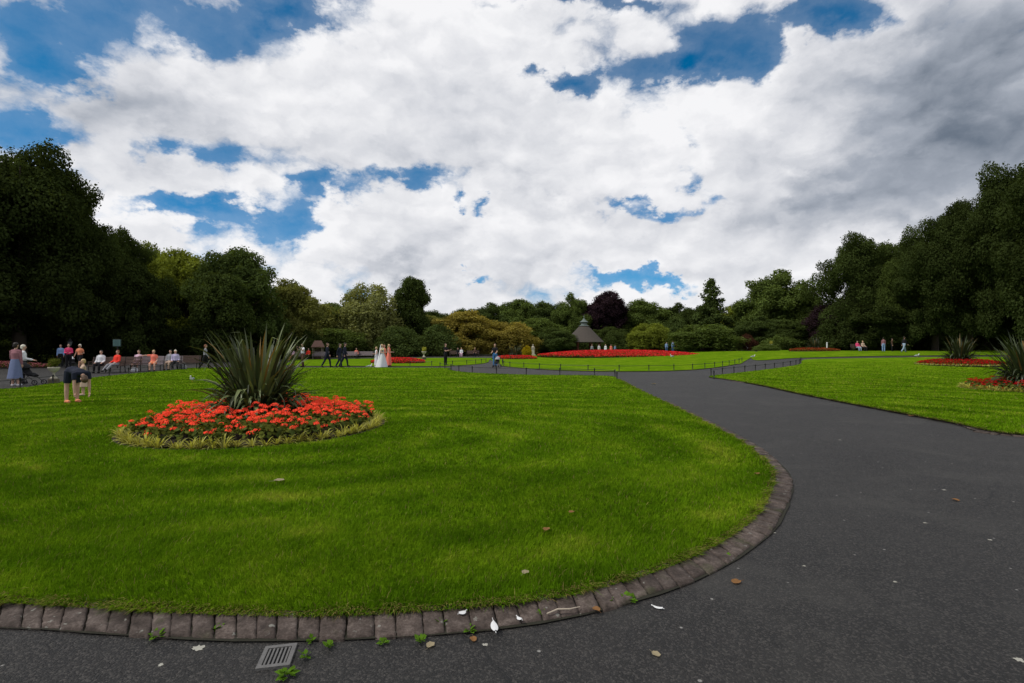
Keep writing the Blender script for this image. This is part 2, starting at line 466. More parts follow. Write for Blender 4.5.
def sheet(name, poly, z, mat, grid=2.0, skirt=None):
    xs = [p[0] for p in poly]; ys = [p[1] for p in poly]
    gx = np.arange(math.floor(min(xs) / grid) * grid, max(xs), grid); gy = np.arange(math.floor(min(ys) / grid) * grid, max(ys), grid)
    X, Y = np.meshgrid(gx, gy); k = inside(poly, X, Y)
    pts = [Vector(p) for p in poly] + [Vector((a, b)) for a, b in zip(X[k].tolist(), Y[k].tolist())]
    n = len(poly)
    r = delaunay_2d_cdt(pts, [(i, (i + 1) % n) for i in range(n)], [], 1, 1e-4)
    vs = [(v.x, v.y, gz(v.x, v.y) + z) for v in r[0]]
    fs = []
    for f in r[2]:
        a, b, c = [Vector(vs[i]) for i in f[:3]]
        fs.append(list(f) if (b - a).cross(c - a).z > 0 else list(f)[::-1])
    g = G(); g.add(vs, fs)
    if skirt:
        m = len(poly); sv = []
        for (x, y) in poly: sv.append((x, y, gz(x, y) + z))
        for (x, y) in poly: sv.append((x, y, gz(x, y) + skirt))
        g.add(sv, [[i, (i + 1) % m, (i + 1) % m + m, i + m] for i in range(m)], 1)
    return g.build(name, [mat, M_SOIL], smooth=True)

# wide base ground
def base_ground():
    a = np.concatenate([-np.geomspace(80, 3000, 14)[::-1], np.arange(-78, 80, 2.0), np.geomspace(80, 3000, 14)])
    b = np.concatenate([-np.geomspace(20, 3000, 14)[::-1], np.arange(-18, 122, 2.0), np.geomspace(122, 3000, 14)])
    X, Y = np.meshgrid(a, b); Z = gz_np(X, Y)
    n, m = X.shape
    v = np.stack([X.ravel(), Y.ravel(), Z.ravel()], 1)
    i = np.arange(n * m).reshape(n, m)
    f = np.stack([i[:-1, :-1].ravel(), i[:-1, 1:].ravel(), i[1:, 1:].ravel(), i[1:, :-1].ravel()], 1)
    tag(mesh_np('ground', v, f, M_FLOOR, smooth=True), kind='structure')
base_ground()
# the whole paved floor of the garden
pave = [(-46, -14), (46, -14), (60, 30), (58, 60), (40, 74), (0, 84), (-20, 70), (-30, 52), (-36, 43), (-52, 40), (-60, 20)]
tag(sheet('path', catmull(pave, 4), 0.02, M_ASPH), kind='structure')

A_near = [(-140, 583), (0, 596), (110, 603), (200, 608), (330, 610.5), (450, 604), (540, 595), (620, 577), (692, 551), (747, 517), (768, 484), (768, 470), (755, 454),
          (735, 439), (700, 420), (660, 400), (632, 386.5), (618, 379.2), (605, 375.6), (530, 374.6), (480, 373), (460, 371.4), (447, 369.2), (439, 367.6)]
A_far = [(300, 367.4), (200, 367.6), (165, 370.6), (130, 373.6), (80, 379), (50, 383.6), (0, 389)]
lawnA = catmull([at(*p, .065) for p in A_near + A_far] + [(-22.5, 17), (-22, 13), (-15, 7)], 5)
lawnB = catmull([at(*p, .065) for p in [(499, 363.2), (503, 365.8), (525, 368), (560, 370), (620, 371.2), (680, 370.2), (712, 367.7), (735, 364.2), (744, 361.5)]] + [(34, 72), (28, 84), (14, 90), (0, 80), (-2.5, 62)], 5)
lawnC = catmull([at(*p, .065) for p in [(709, 376.2), (728, 379.2), (760, 384.5), (800, 393), (860, 404.5), (950, 421), (1024, 434)]] + [(11.5, 8.6), (16, 8.2), (30, 12), (45, 22), (56, 34)] +
                [at(*p, .065) for p in [(1080, 356.5), (1024, 356.6), (930, 357), (860, 358), (812, 359), (802, 360.5), (801, 363.5), (790, 366), (762, 369.8), (735, 373)]], 5)
lawnD = catmull([at(*p, .065) for p in [(438, 366), (470, 364.6), (487, 362.5), (489, 360)]] + [(-3, 66), (-12, 66), (-24, 58)] + [at(*p, .065) for p in [(292, 361), (286, 364.4), (300, 365.7), (370, 366)]], 5)
lawnE = catmull([at(*p, .065) for p in [(752, 359.3), (795, 357.9), (860, 356.2), (930, 355.3), (1024, 354.9), (1080, 354.8)]] + [(70, 62), (62, 72), (42, 78), (37, 76)], 5)
LZ = 0.065
for poly, nm in ((lawnA, 'lawn'), (lawnB, 'lawn'), (lawnC, 'lawn'), (lawnD, 'lawn'), (lawnE, 'lawn')):
    tag(sheet(nm, poly, LZ, M_LAWN, 1.5 if poly is lawnA else 2.0, skirt=-0.01), kind='structure')

# grass blades, dense near the camera, thinning with distance
def grass():
    def field(poly, zones, zl):
        for (d0, d1, dens, hh, ww) in zones:
            x0, x1 = -d1 * 1.15, d1 * 1.15
            n = int((x1 - x0) * (d1 - d0) * dens)
            X = NR.uniform(x0, x1, n); Y = NR.uniform(d0, d1, n)
            k = (np.abs(X) < Y * 1.16 + 0.6) & inside(poly, X, Y)
            k &= ((X - BED[0]) ** 2 + (Y - BED[1]) ** 2) > 2.28 ** 2
            X, Y = X[k], Y[k]; n = len(X)
            d = np.hypot(X, Y)
            h = hh * NR.uniform(0.55, 1.25, n); w = ww * NR.uniform(0.7, 1.3, n)
            an = NR.uniform(0, 2 * PI, n)
            # blades lean together in slowly changing directions, as mown turf does
            ln = 1.1 * np.sin(X * 1.3 + 2 * np.sin(Y * 0.9)) + 0.7 * np.sin(Y * 2.1 + X)
            lx = np.cos(ln) * 0.35 + NR.normal(0, 0.45, n); ly = np.sin(ln) * 0.35 + NR.normal(0, 0.45, n)
            ax, ay_ = np.cos(an) * w / 2, np.sin(an) * w / 2
            Z = gz_np(X, Y) + zl
            v = np.empty((n, 5, 3)); 
            v[:, 0] = np.stack([X - ax, Y - ay_, Z - 0.004], 1); v[:, 1] = np.stack([X + ax, Y + ay_, Z - 0.004], 1)
            mx, my = X + lx * h * 0.35, Y + ly * h * 0.35
            v[:, 2] = np.stack([mx + ax * .8, my + ay_ * .8, Z + h * 0.55], 1); v[:, 3] = np.stack([mx - ax * .8, my - ay_ * .8, Z + h * 0.55], 1)
            v[:, 4] = np.stack([X + lx * h, Y + ly * h, Z + h * (1 - 0.25 * (lx ** 2 + ly ** 2))], 1)
            yield v
    vs = []
    for v in field(lawnA, [(2.8, 4.5, 9000, 0.048, 0.0045), (4.5, 6.5, 5200, 0.045, 0.006), (6.5, 8.5, 2700, 0.042, 0.009), (8.5, 11, 1600, 0.040, 0.012), (11, 14, 900, 0.036, 0.017), (14, 18, 520, 0.034, 0.023), (18, 24, 260, 0.032, 0.033), (24, 32, 110, 0.03, 0.048), (32, 40, 40, 0.028, 0.065)], LZ): vs.append(v)
    for v in field(lawnC, [(9, 14, 900, 0.036, 0.017), (14, 18, 500, 0.034, 0.023), (18, 24, 250, 0.032, 0.033), (24, 32, 100, 0.03, 0.048), (32, 42, 38, 0.028, 0.065)], LZ): vs.append(v)
    nf = sum(len(q) for q in vs)
    # ragged fringe hanging over the kerb stones
    pl = np.array(lawnA + [lawnA[0]] + lawnC); nx = np.roll(pl, -1, 0); brk = len(lawnA)
    nx[brk] = pl[brk]; nx[-1] = pl[brk + 1]
    seg = np.hypot(*(nx - pl).T); mid = (pl + nx) / 2
    dist = np.hypot(mid[:, 0], mid[:, 1])
    nrm = np.stack([(nx - pl)[:, 1], -(nx - pl)[:, 0]], 1) / np.maximum(seg, 1e-6)[:, None]
    for i in range(len(pl)):
        if dist[i] > 24 or mid[i, 1] < 1 or seg[i] < 1e-4: continue
        n = int(seg[i] * (2200 if dist[i] < 6 else 900 if dist[i] < 10 else 350))
        if n < 1: continue
        t_ = NR.uniform(0, 1, n); c = pl[i] + (nx - pl)[i] * t_[:, None] - nrm[i] * NR.uniform(-0.05, 0.05, n)[:, None]
        cl = 0.5 + 0.5 * np.sin(c[:, 0] * 9 + 3 * np.sin(c[:, 1] * 5 + c[:, 0] * 3.3)) 
        h = NR.uniform(0.03, 0.075, n) * (0.45 + 0.85 * cl); w = NR.uniform(0.0035, 0.0065, n) * max(1, dist[i] / 5)
        an = NR.uniform(0, 2 * PI, n); ax, ay_ = np.cos(an) * w / 2, np.sin(an) * w / 2
        ox = nrm[i, 0] * NR.uniform(0.2, 1.3, n) + NR.normal(0, .4, n); oy = nrm[i, 1] * NR.uniform(0.2, 1.3, n) + NR.normal(0, .4, n)
        X, Y = c[:, 0], c[:, 1]; Z = np.full(n, LZ - 0.01)
        v = np.empty((n, 5, 3))
        v[:, 0] = np.stack([X - ax, Y - ay_, Z], 1); v[:, 1] = np.stack([X + ax, Y + ay_, Z], 1)
        v[:, 2] = np.stack([X + ox * h * .5 + ax, Y + oy * h * .5 + ay_, Z + h * .45], 1); v[:, 3] = np.stack([X + ox * h * .5 - ax, Y + oy * h * .5 - ay_, Z + h * .45], 1)
        v[:, 4] = np.stack([X + ox * h, Y + oy * h, Z + h * .45], 1)
        vs.append(v)
    v = np.concatenate(vs); n = len(v)
    b = np.arange(n)[:, None] * 5
    f = np.concatenate([b + np.array([[0, 1, 2]]), b + np.array([[0, 2, 3]]), b + np.array([[3, 2, 4]])]).astype(np.int32)
    rv = NR.uniform(0, 1, n); dry = (NR.uniform(0, 1, n) < 0.04) * NR.uniform(0.4, 1, n)
    dry[nf:] = (NR.uniform(0, 1, n - nf) < 0.42) * NR.uniform(0.4, 1, n - nf)
    o = mesh_np('grass', v.reshape(-1, 3), f, M_BLADE, attr={'v': np.repeat(rv, 5), 'w': np.repeat(dry, 5)})
    tag(o, 'short mown bright green grass blades covering the lawns', 'grass', kind='stuff')
grass()

# ------------------------------------------------------------------ kerb of stone setts along the near edge of the lawn
def kerb():
    P = catmull([at(*p, .065) for p in A_near[:16]], 10, closed=False)
    L = [0]
    for i in range(1, len(P)): L.append(L[-1] + math.hypot(P[i][0] - P[i - 1][0], P[i][1] - P[i - 1][1]))
    def sample(s):
        s = max(0, min(L[-1] - 1e-6, s))
        i = max(k for k in range(len(L)) if L[k] <= s); i = min(i, len(P) - 2)
        f = (s - L[i]) / max(1e-9, L[i + 1] - L[i])
        p = Vector((P[i][0] + (P[i + 1][0] - P[i][0]) * f, P[i][1] + (P[i + 1][1] - P[i][1]) * f))
        tg = Vector((P[i + 1][0] - P[i][0], P[i + 1][1] - P[i][1])).normalized()
        return p, tg
    rr = random.Random(5)
    JT = [(-200, -50), (39, -40), (74, -35), (200, -30), (290, -23), (340, -16), (491, -10), (580, -7), (640, -8), (690, -12), (720, -20), (752, -34), (772, -42), (785, -58)]
    def joint(p, tg):
        n = Vector((tg.y, -tg.x)); d = max(.5, p.y); u = 512 + p.x / d * F
        if p.y > 4.7: return n
        if u <= JT[0][0]: az = JT[0][1]
        elif u >= JT[-1][0]: az = JT[-1][1]
        else:
            for (a, b), (c, e) in zip(JT, JT[1:]):
                if a <= u <= c: az = b + (e - b) * (u - a) / (c - a); break
        j = Vector((-math.sin(math.radians(az)), -math.cos(math.radians(az))))
        k = max(0.0, min(1.0, (p.y - 4.2) / .5)); j = (j * (1 - k) + n * k).normalized()
        return j / max(.55, j.dot(n))
    vs, fs, at_ = [], [], []
    s = 0.0; cnt = 0
    while s < L[-1] - 0.2:
        w = rr.uniform(0.115, 0.155); gp = rr.uniform(0.004, 0.010)
        far = s / L[-1]
        depth = 0.235 * rr.uniform(0.93, 1.05)
        pa, ta = sample(s + gp / 2); pb, tb = sample(s + w - gp / 2)
        na = joint(pa, ta); nb = joint(pb, tb)
        sk = rr.uniform(-0.006, 0.006)
        NX, NY = 8, 12
        zt = 0.062 + rr.uniform(-0.004, 0.004); tilt = rr.uniform(-0.005, 0.005)
        base = len(vs); rnd = rr.random()
        grid = {}
        for i in range(NX + 1):
            for j in range(NY + 1):
                a = i / NX; b = j / NY
                inn = pa.lerp(pb, a); nn = na.lerp(nb, a)
                q = inn + nn * (-0.05 + b * (depth + 0.05)) + (ta if a < .5 else tb) * sk * b
                e = min(a, 1 - a) * NX; eb = min(1.0, (1 - b) * NY)
                z = zt + tilt * (a - .5) - 0.018 * b
                z -= 0.006 * (1 - min(1, e)) + 0.008 * (1 - min(1, eb))
                z += rr.uniform(-0.0028, 0.0028)
                jit = rr.uniform(-0.0022, 0.0022)
                grid[i, j] = len(vs); vs.append((q.x + jit, q.y + jit, z)); at_.append(rnd)
        for i in range(NX):
            for j in range(NY): fs.append([grid[i, j], grid[i + 1, j], grid[i + 1, j + 1], grid[i, j + 1]])
        # sides
        ring = [grid[i, 0] for i in range(NX + 1)] + [grid[NX, j] for j in range(1, NY + 1)] + [grid[i, NY] for i in range(NX - 1, -1, -1)] + [grid[0, j] for j in range(NY - 1, 0, -1)]
        low = []
        for r_ in ring:
            low.append(len(vs)); vs.append((vs[r_][0], vs[r_][1], 0.0)); at_.append(rnd)
        for k in range(len(ring)):
            k2 = (k + 1) % len(ring); fs.append([ring[k], low[k], low[k2], ring[k2]])
        s += w; cnt += 1
    o = mesh_np('kerb', vs, np.array(fs), M_STONE, attr={'v': at_}, smooth=False)
    # ensure outward normals
    bm = bmesh.new(); bm.from_mesh(o.data); bmesh.ops.recalc_face_normals(bm, faces=bm.faces); bm.to_mesh(o.data); bm.free()
    tag(o, kind='structure')
    # dirt bedding under the stones
    ins, outs = [], []
    for k in range(60):
        p, tg = sample(L[-1] * k / 59); n = joint(p, tg)
        ins.append(p - n * 0.05); outs.append(p + n * (0.243 + rr.uniform(-.006, .012)))
    g = G(); g.add([(p.x, p.y, 0.036) for p in ins] + [(p.x, p.y, 0.030) for p in outs], [[k, k + 1, 61 + k, 60 + k][::-1] for k in range(59)])
    tag(g.build('kerb_bedding', plain('bedding_dirt', (0.018, 0.017, 0.010), 0.95, 0.5, 18)), kind='structure')
    return P, L, sample
KP, KL, ksample = kerb()
def edging_strip():
    rr = random.Random(9); P = [at(*p, .04) for p in [(712, 377), (728, 379.8), (760, 385), (800, 393.6), (860, 405.2), (950, 421.8), (1024, 434.8)]] + [(14, 8.1)]
    P = catmull(P, 14, closed=False); vs = []; fs = []; at_ = []
    k = 0; acc = 0
    for i in range(len(P) - 1):
        a = Vector(P[i]); b = Vector(P[i + 1]); L = (b - a).length
        n = max(1, round(L / .32))
        for j in range(n):
            p = a.lerp(b, j / n); q = a.lerp(b, (j + 1) / n); t_ = (q - p).normalized(); o = Vector((t_.y, -t_.x))
            if o.y > 0: o = -o
            p = p + t_ * .006; q = q - t_ * .006; z = .036 + rr.uniform(-.006, .005); w = .15 + rr.uniform(-.015, .02); b0 = len(vs)
            for (c, oo, zz) in ((p, -.05, z), (q, -.05, z), (q, w, z - .004), (p, w, z - .004), (p, -.05, 0), (q, -.05, 0), (q, w + .004, 0), (p, w + .004, 0)):
                v = c + o * oo; vs.append((v.x, v.y, zz + gz(v.x, v.y))); at_.append(0)
            rv = rr.random(); at_[-8:] = [rv] * 8
            fs += [[b0, b0 + 1, b0 + 2, b0 + 3], [b0 + 3, b0 + 2, b0 + 6, b0 + 7], [b0, b0 + 3, b0 + 7, b0 + 4], [b0 + 1, b0 + 5, b0 + 6, b0 + 2]]
    o = mesh_np('kerb_edging', vs, np.array(fs), M_STONE, attr={'v': at_}); bm = bmesh.new(); bm.from_mesh(o.data); bmesh.ops.recalc_face_normals(bm, faces=bm.faces); bm.to_mesh(o.data); bm.free()
    tag(o, kind='structure')
edging_strip()

# ------------------------------------------------------------------ trees and shrubs
def leaves_np(blobs, n, size, rs, ell=None, hollow=0.45, vert=0.0):
    """leaf clumps scattered through blob shells; returns verts, faces, v"""
    B = np.array(blobs); r = B[:, 3]
    p = r ** 2 / np.sum(r ** 2)
    i = rs.choice(len(B), int(n * 1.6), p=p)
    d = rs.normal(0, 1, (len(i), 3)); d /= np.linalg.norm(d, axis=1)[:, None]
    rad = r[i] * (0.55 + 0.5 * rs.uniform(0, 1, len(i)) ** 0.7)
    c = B[i, :3] + d * rad[:, None] * np.array([1, 1, 0.85]) + rs.normal(0, 1, (len(i), 3)) * (size * .55)
    # drop clumps buried deep inside other blobs
    keep = np.ones(len(c), bool)
    for b in B:
        q = np.linalg.norm(c - b[:3], axis=1) < b[3] * hollow
        keep &= ~q
    keep &= c[:, 2] > 0.05
    c = c[keep][:n]; d = d[keep][:n]; i = i[keep][:n]; m = len(c)
    nr = d * 0.8 + rs.normal(0, 0.55, (m, 3)) + np.array([0, 0, 0.25]); nr /= np.linalg.norm(nr, axis=1)[:, None]
    a = np.cross(nr, rs.normal(0, 1, (m, 3)) + np.array([0, 0, vert])); a /= np.linalg.norm(a, axis=1)[:, None] + 1e-9
    b_ = np.cross(nr, a)
    s = size * rs.uniform(0.5, 1.3, m)
    v = np.empty((m, 4, 3))
    v[:, 0] = c - a * s[:, None] * .5; v[:, 2] = c + a * s[:, None] * .5
    off = rs.uniform(-.15, .15, m)[:, None]
    v[:, 1] = c + b_ * (s * .33)[:, None] + a * off * s[:, None] - nr * (s * .12)[:, None]; v[:, 3] = c - b_ * (s * .33)[:, None] + a * off * s[:, None] - nr * (s * .12)[:, None]
    bl = rs.uniform(0, 1, len(B))
    vv = np.clip(0.5 * bl[i] + 0.5 * rs.uniform(0, 1, m), 0, 1)
    f = np.arange(m * 4).reshape(m, 4)
    return v.reshape(-1, 3), f, np.repeat(vv, 4)
def limbs(g, H, R, rs, blobs, r0, frac=0.32, n=14):
    g.tube([(0, 0, -0.3), (0, 0, 0.15), (rs.uniform(-.1, .1), rs.uniform(-.1, .1), H * frac * .6), (rs.uniform(-.2, .2), rs.uniform(-.2, .2), H * frac), (rs.uniform(-.3, .3), rs.uniform(-.3, .3), H * .75)],
           [r0 * 1.5, r0 * 1.15, r0 * .9, r0 * .8, r0 * .15], 8)
    idx = rs.choice(len(blobs), min(n, len(blobs)), replace=False)
    for k in idx:
        b = blobs[k]; z0 = H * frac * rs.uniform(.7, 1.4)
        z0 = min(z0, max(b[2] - .2, H * frac * .6))
        m = (b[0] * .45, b[1] * .45, z0 + (b[2] - z0) * .6)
        g.tube([(0, 0, z0), m, (b[0], b[1], b[2])], [r0 * .5, r0 * .28, r0 * .07], 5)
PROTO = {}
def proto(kind, seed, H, R, nl, size, shape):
    rs = np.random.RandomState(seed)
    bl = []
    if shape == 'broad':
        # a dozen lobes, each made of smaller tufts
        lobes = []
        for k in range(15):
            th = rs.uniform(0, 2 * PI); ph = rs.uniform(-0.55, 1.0)
            cz = H * (0.56 + 0.30 * ph); rr = R * 0.66 * math.sqrt(max(0.08, 1 - (abs(ph) * .93) ** 2)) * rs.uniform(.75, 1.15)
            lobes.append((rr * math.cos(th), rr * math.sin(th), cz, R * rs.uniform(.28, .44)))
        lobes.append((0, 0, H * .86, R * .33)); lobes.append((R * .1, 0, H * .55, R * .62))
        for k in range(9):
            th = 2 * PI * k / 9 + rs.uniform(-.3, .3); rr = R * rs.uniform(.45, .72)
            lobes.append((rr * math.cos(th), rr * math.sin(th), H * rs.uniform(.17, .36), R * rs.uniform(.26, .38)))
        for L in lobes:
            for j in range(11):
                d = rs.normal(0, 1, 3); d /= np.linalg.norm(d); d[2] = d[2] * .8 + .1
                q = np.array(L[:3]) + d * L[3] * rs.uniform(.45, 1.25)
                bl.append((q[0], q[1], max(0.8, q[2]), L[3] * rs.uniform(.24, .62)))
    elif shape == 'dome':
        for k in range(90):
            th = rs.uniform(0, 2 * PI); q = rs.uniform(0, 1) ** .8
            z = H * .88 * q; rr = R * .8 * math.sqrt(max(0.03, 1 - q * q)) * rs.uniform(.7, 1.08)
            bl.append((rr * math.cos(th), rr * math.sin(th), z, R * rs.uniform(.13, .27)))
        bl.append((0, 0, H * .35, R * .6))
    elif shape == 'column':
        for k in range(150):
            th = rs.uniform(0, 2 * PI); q = rs.uniform(0.02, 1)
            prof = math.sqrt(max(0.02, 1 - ((q - .42) / .60) ** 2))
            z = H * (.05 + .90 * q); rr = R * .80 * prof * rs.uniform(.55, 1.0)
            bl.append((rr * math.cos(th), rr * math.sin(th), z, R * rs.uniform(.14, .30)))
        bl.append((0, 0, H * .45, R * .5))
    elif shape == 'conifer':
        for k in range(150):
            th = rs.uniform(0, 2 * PI); q = rs.uniform(0.0, 1) ** 1.2
            z = H * (.1 + .88 * q); rr = R * .88 * (1 - q) ** .8 * rs.uniform(.2, 1.15)
            bl.append((rr * math.cos(th), rr * math.sin(th), z - .1 * rr, max(.07 * R, R * rs.uniform(.10, .24) * (1.1 - q))))
    elif shape == 'willow':
        for k in range(70):
            th = rs.uniform(0, 2 * PI); q = rs.uniform(0, 1)
            z = H * (.3 + .62 * q); rr = R * .75 * math.sqrt(max(.06, 1 - (q * .95) ** 2)) * rs.uniform(.6, 1.08)
            bl.append((rr * math.cos(th), rr * math.sin(th), z, R * rs.uniform(.14, .26)))
            if q < .75:
                for j in range(3): bl.append((rr * 1.05 * math.cos(th), rr * 1.05 * math.sin(th), max(.5, z - R * .22 * (j + 1)), R * .12))
        bl.append((0, 0, H * .5, R * .5))
    v, f, vv = leaves_np(bl, nl, size, rs, vert=(3.0 if shape == 'willow' else 0))
    R = float(np.percentile(np.hypot(v[:, 0], v[:, 1]), 97)); H = float(np.percentile(v[:, 2], 99.7))
    crown = mesh_np('crown', v, f, M_LEAF, attr={'v': vv})
    g = G(); limbs(g, H, R, rs, bl, 0.032 * H if shape in ('broad', 'willow') else 0.02 * H)
    trunk = g.build('trunk', M_BARK, smooth=True)
    for o in (crown, trunk): COL.objects.unlink(o)
    PROTO[kind] = (crown.data, trunk.data, H, R)
    bpy.data.objects.remove(crown); bpy.data.objects.remove(trunk)
proto('nearA', 21, 12, 5, 130000, 0.19, 'broad'); proto('nearB', 22, 12, 5, 130000, 0.19, 'broad')
proto('broadA', 1, 12, 5, 60000, 0.30, 'broad'); proto('broadB', 2, 12, 5, 60000, 0.30, 'broad'); proto('broadC', 3, 12, 5, 60000, 0.30, 'broad')
proto('dome', 4, 4, 4, 16000, 0.24, 'dome'); proto('dome2', 14, 4, 4, 16000, 0.24, 'dome')
proto('column', 5, 10, 3.4, 34000, 0.26, 'column'); proto('conifer', 6, 11, 3.6, 30000, 0.28, 'conifer')
proto('willow', 7, 10, 5, 30000, 0.30, 'willow'); proto('bush', 8, 2.2, 2.2, 9000, 0.15, 'dome')

def plant(name, kind, px, top, hw, d, col, label, cat='tree', group=None, low=0.0):
    x, y = pos(px, d); cm, tm, H, R = PROTO[kind]
    z0 = gz(x, y)
    h = (346 - top) / F * d + 1.6 - z0
    r = hw * d / F
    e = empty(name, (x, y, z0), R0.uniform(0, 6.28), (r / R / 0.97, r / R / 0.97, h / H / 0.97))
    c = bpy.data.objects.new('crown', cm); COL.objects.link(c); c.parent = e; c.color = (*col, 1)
    tk = bpy.data.objects.new('trunk', tm); COL.objects.link(tk); tk.parent = e
    tag(e, label, cat, group)
    return e
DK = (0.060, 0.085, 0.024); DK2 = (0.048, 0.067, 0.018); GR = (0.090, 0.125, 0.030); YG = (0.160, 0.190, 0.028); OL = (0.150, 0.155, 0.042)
GO = (0.25, 0.205, 0.045); WI = (0.21, 0.22, 0.075); PU = (0.034, 0.020, 0.026); BR = (0.075, 0.105, 0.022); BK = (0.036, 0.050, 0.014)  # BK: shade over the left and right woods put into the leaf colour
T = 'tree'
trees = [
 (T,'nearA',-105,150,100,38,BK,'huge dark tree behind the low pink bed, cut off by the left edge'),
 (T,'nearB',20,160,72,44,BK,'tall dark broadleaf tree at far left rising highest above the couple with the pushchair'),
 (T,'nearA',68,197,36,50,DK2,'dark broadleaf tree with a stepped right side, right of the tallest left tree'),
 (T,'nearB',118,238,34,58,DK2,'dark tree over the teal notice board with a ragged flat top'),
 (T,'broadB',150,250,28,64,YG,'sunlit yellow green tree top peeping over the dark trees above the benches'),  # sunlight on this crown is put into its yellow green leaf colour
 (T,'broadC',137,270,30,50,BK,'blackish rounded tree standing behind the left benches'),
 (T,'broadC',187,256,34,60,YG,'yellow green broadleaf tree above the right end of the bench row'),  # leaf colour carries painted sunlight here too
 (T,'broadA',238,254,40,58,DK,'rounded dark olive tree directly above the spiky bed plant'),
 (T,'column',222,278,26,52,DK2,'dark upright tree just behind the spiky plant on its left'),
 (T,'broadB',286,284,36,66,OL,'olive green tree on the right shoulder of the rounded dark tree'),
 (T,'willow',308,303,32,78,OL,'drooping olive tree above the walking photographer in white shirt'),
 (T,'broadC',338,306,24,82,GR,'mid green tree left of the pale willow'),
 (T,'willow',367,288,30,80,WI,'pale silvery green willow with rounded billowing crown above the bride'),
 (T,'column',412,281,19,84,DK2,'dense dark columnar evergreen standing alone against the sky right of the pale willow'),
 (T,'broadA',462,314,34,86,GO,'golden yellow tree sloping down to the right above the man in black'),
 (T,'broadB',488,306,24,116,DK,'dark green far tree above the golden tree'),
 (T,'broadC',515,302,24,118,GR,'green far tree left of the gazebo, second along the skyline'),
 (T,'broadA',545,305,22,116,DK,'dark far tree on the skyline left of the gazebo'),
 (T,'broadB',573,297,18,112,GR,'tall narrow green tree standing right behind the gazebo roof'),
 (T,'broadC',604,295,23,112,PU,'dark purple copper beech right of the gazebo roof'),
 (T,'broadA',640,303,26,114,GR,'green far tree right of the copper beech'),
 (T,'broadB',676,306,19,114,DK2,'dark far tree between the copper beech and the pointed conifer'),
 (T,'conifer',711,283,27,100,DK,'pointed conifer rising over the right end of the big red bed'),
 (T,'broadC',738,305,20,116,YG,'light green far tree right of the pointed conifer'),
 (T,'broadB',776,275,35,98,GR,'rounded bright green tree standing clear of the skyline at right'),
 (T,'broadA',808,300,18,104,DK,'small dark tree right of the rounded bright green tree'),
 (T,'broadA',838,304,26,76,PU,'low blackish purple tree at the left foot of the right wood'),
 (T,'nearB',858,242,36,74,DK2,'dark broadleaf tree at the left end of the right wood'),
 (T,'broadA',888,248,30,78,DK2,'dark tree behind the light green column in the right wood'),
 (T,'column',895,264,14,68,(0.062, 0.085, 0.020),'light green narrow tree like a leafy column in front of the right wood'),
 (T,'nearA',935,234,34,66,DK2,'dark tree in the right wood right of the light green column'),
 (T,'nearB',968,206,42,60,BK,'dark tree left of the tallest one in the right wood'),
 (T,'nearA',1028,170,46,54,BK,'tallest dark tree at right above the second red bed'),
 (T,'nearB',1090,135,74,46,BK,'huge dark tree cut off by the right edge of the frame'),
 # smaller trees in front
 (T,'willow',338,330,32,76,GR,'low weeping green tree behind the two men in black suits'),
 (T,'dome',400,328,27,76,DK,'low dark weeping tree directly right of the bride'),
 (T,'dome2',437,326,24,80,DK,'low dark domed tree behind the man in black'),
 (T,'broadC',295,322,26,82,DK,'dark tree behind the small hut'),
 (T,'willow',510,324,26,88,GO,'golden olive spreading tree behind the dark shrub bed'),
 (T,'broadA',540,320,26,96,GR,'green spreading tree left of the pale statue'),
 (T,'broadB',556,330,20,90,DK,'dark little tree beside the gazebo on its left'),
 (T,'willow',649,325,22,92,YG,'yellowish small tree behind the big red bed'),
 (T,'broadC',612,328,20,100,DK2,'very dark small tree just right of the gazebo'),
 (T,'dome',676,318,19,98,DK,'dark domed tree behind the people in blue'),
 (T,'willow',703,326,34,82,GR,'light green spreading tree above the far seated people'),
 (T,'broadB',765,318,26,90,DK,'dark tree under the rounded bright green tree'),
 (T,'broadC',620,312,24,130,DK,'distant tree filling the skyline behind the copper beech'),
 (T,'broadB',660,312,24,128,DK,'distant dark tree behind the skyline right of the big bed centre'),
 (T,'broadA',700,310,24,126,DK2,'distant dark tree behind the pointed conifer'),
 (T,'broadC',590,308,20,126,GR,'distant green tree behind the gazebo finial'),
 (T,'broadA',465,312,24,124,DK2,'distant dark tree behind the golden tree'),
 (T,'broadC',435,318,22,110,OL,'olive tree between the columnar evergreen and the golden tree'),
 (T,'broadB',392,318,24,100,DK,'dark tree between the pale willow and the columnar evergreen'),
 (T,'broadA',800,322,24,84,DK2,'dark small tree above the orange bed'),
 (T,'broadB',50,262,45,64,BK,'dark tree filling behind the left group of people'),
 (T,'broadC',110,285,50,66,BK,'dark tree deep behind the notice board'),
 (T,'broadA',205,290,45,70,DK2,'dark tree deep behind the right bench'),
 (T,'broadA',915,290,40,80,BK,'dark tree deep in the right wood behind the walkers'),
 (T,'broadC',985,270,50,72,BK,'dark tree deep in the right wood behind the upper right bed'),
 (T,'broadC',265,310,34,72,DK2,'dark tree low behind the spiky plant on its right'),
 (T,'broadB',880,305,34,70,BK,'dark tree low in the right wood behind the people in blue jeans'),
]
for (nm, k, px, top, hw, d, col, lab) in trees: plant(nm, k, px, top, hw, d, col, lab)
rb = random.Random(21)
shr = []
bt = random.Random(77)
for k in range(46):
    px = -170 + k * 29 + bt.uniform(-8, 8)
    far = 120 <= px <= 830
    d = bt.uniform(128, 150) if 300 < px < 830 else bt.uniform(84, 100)
    top = (318 if 300 < px < 830 else 300) + bt.uniform(-6, 6)
    plant('tree', bt.choice(['broadA', 'broadB', 'broadC']), px, top, 30 if 300 < px < 830 else 34, d, DK2, 'distant dark tree closing the gaps at the very back of the wood', 'tree', 'distant trees at the very back')
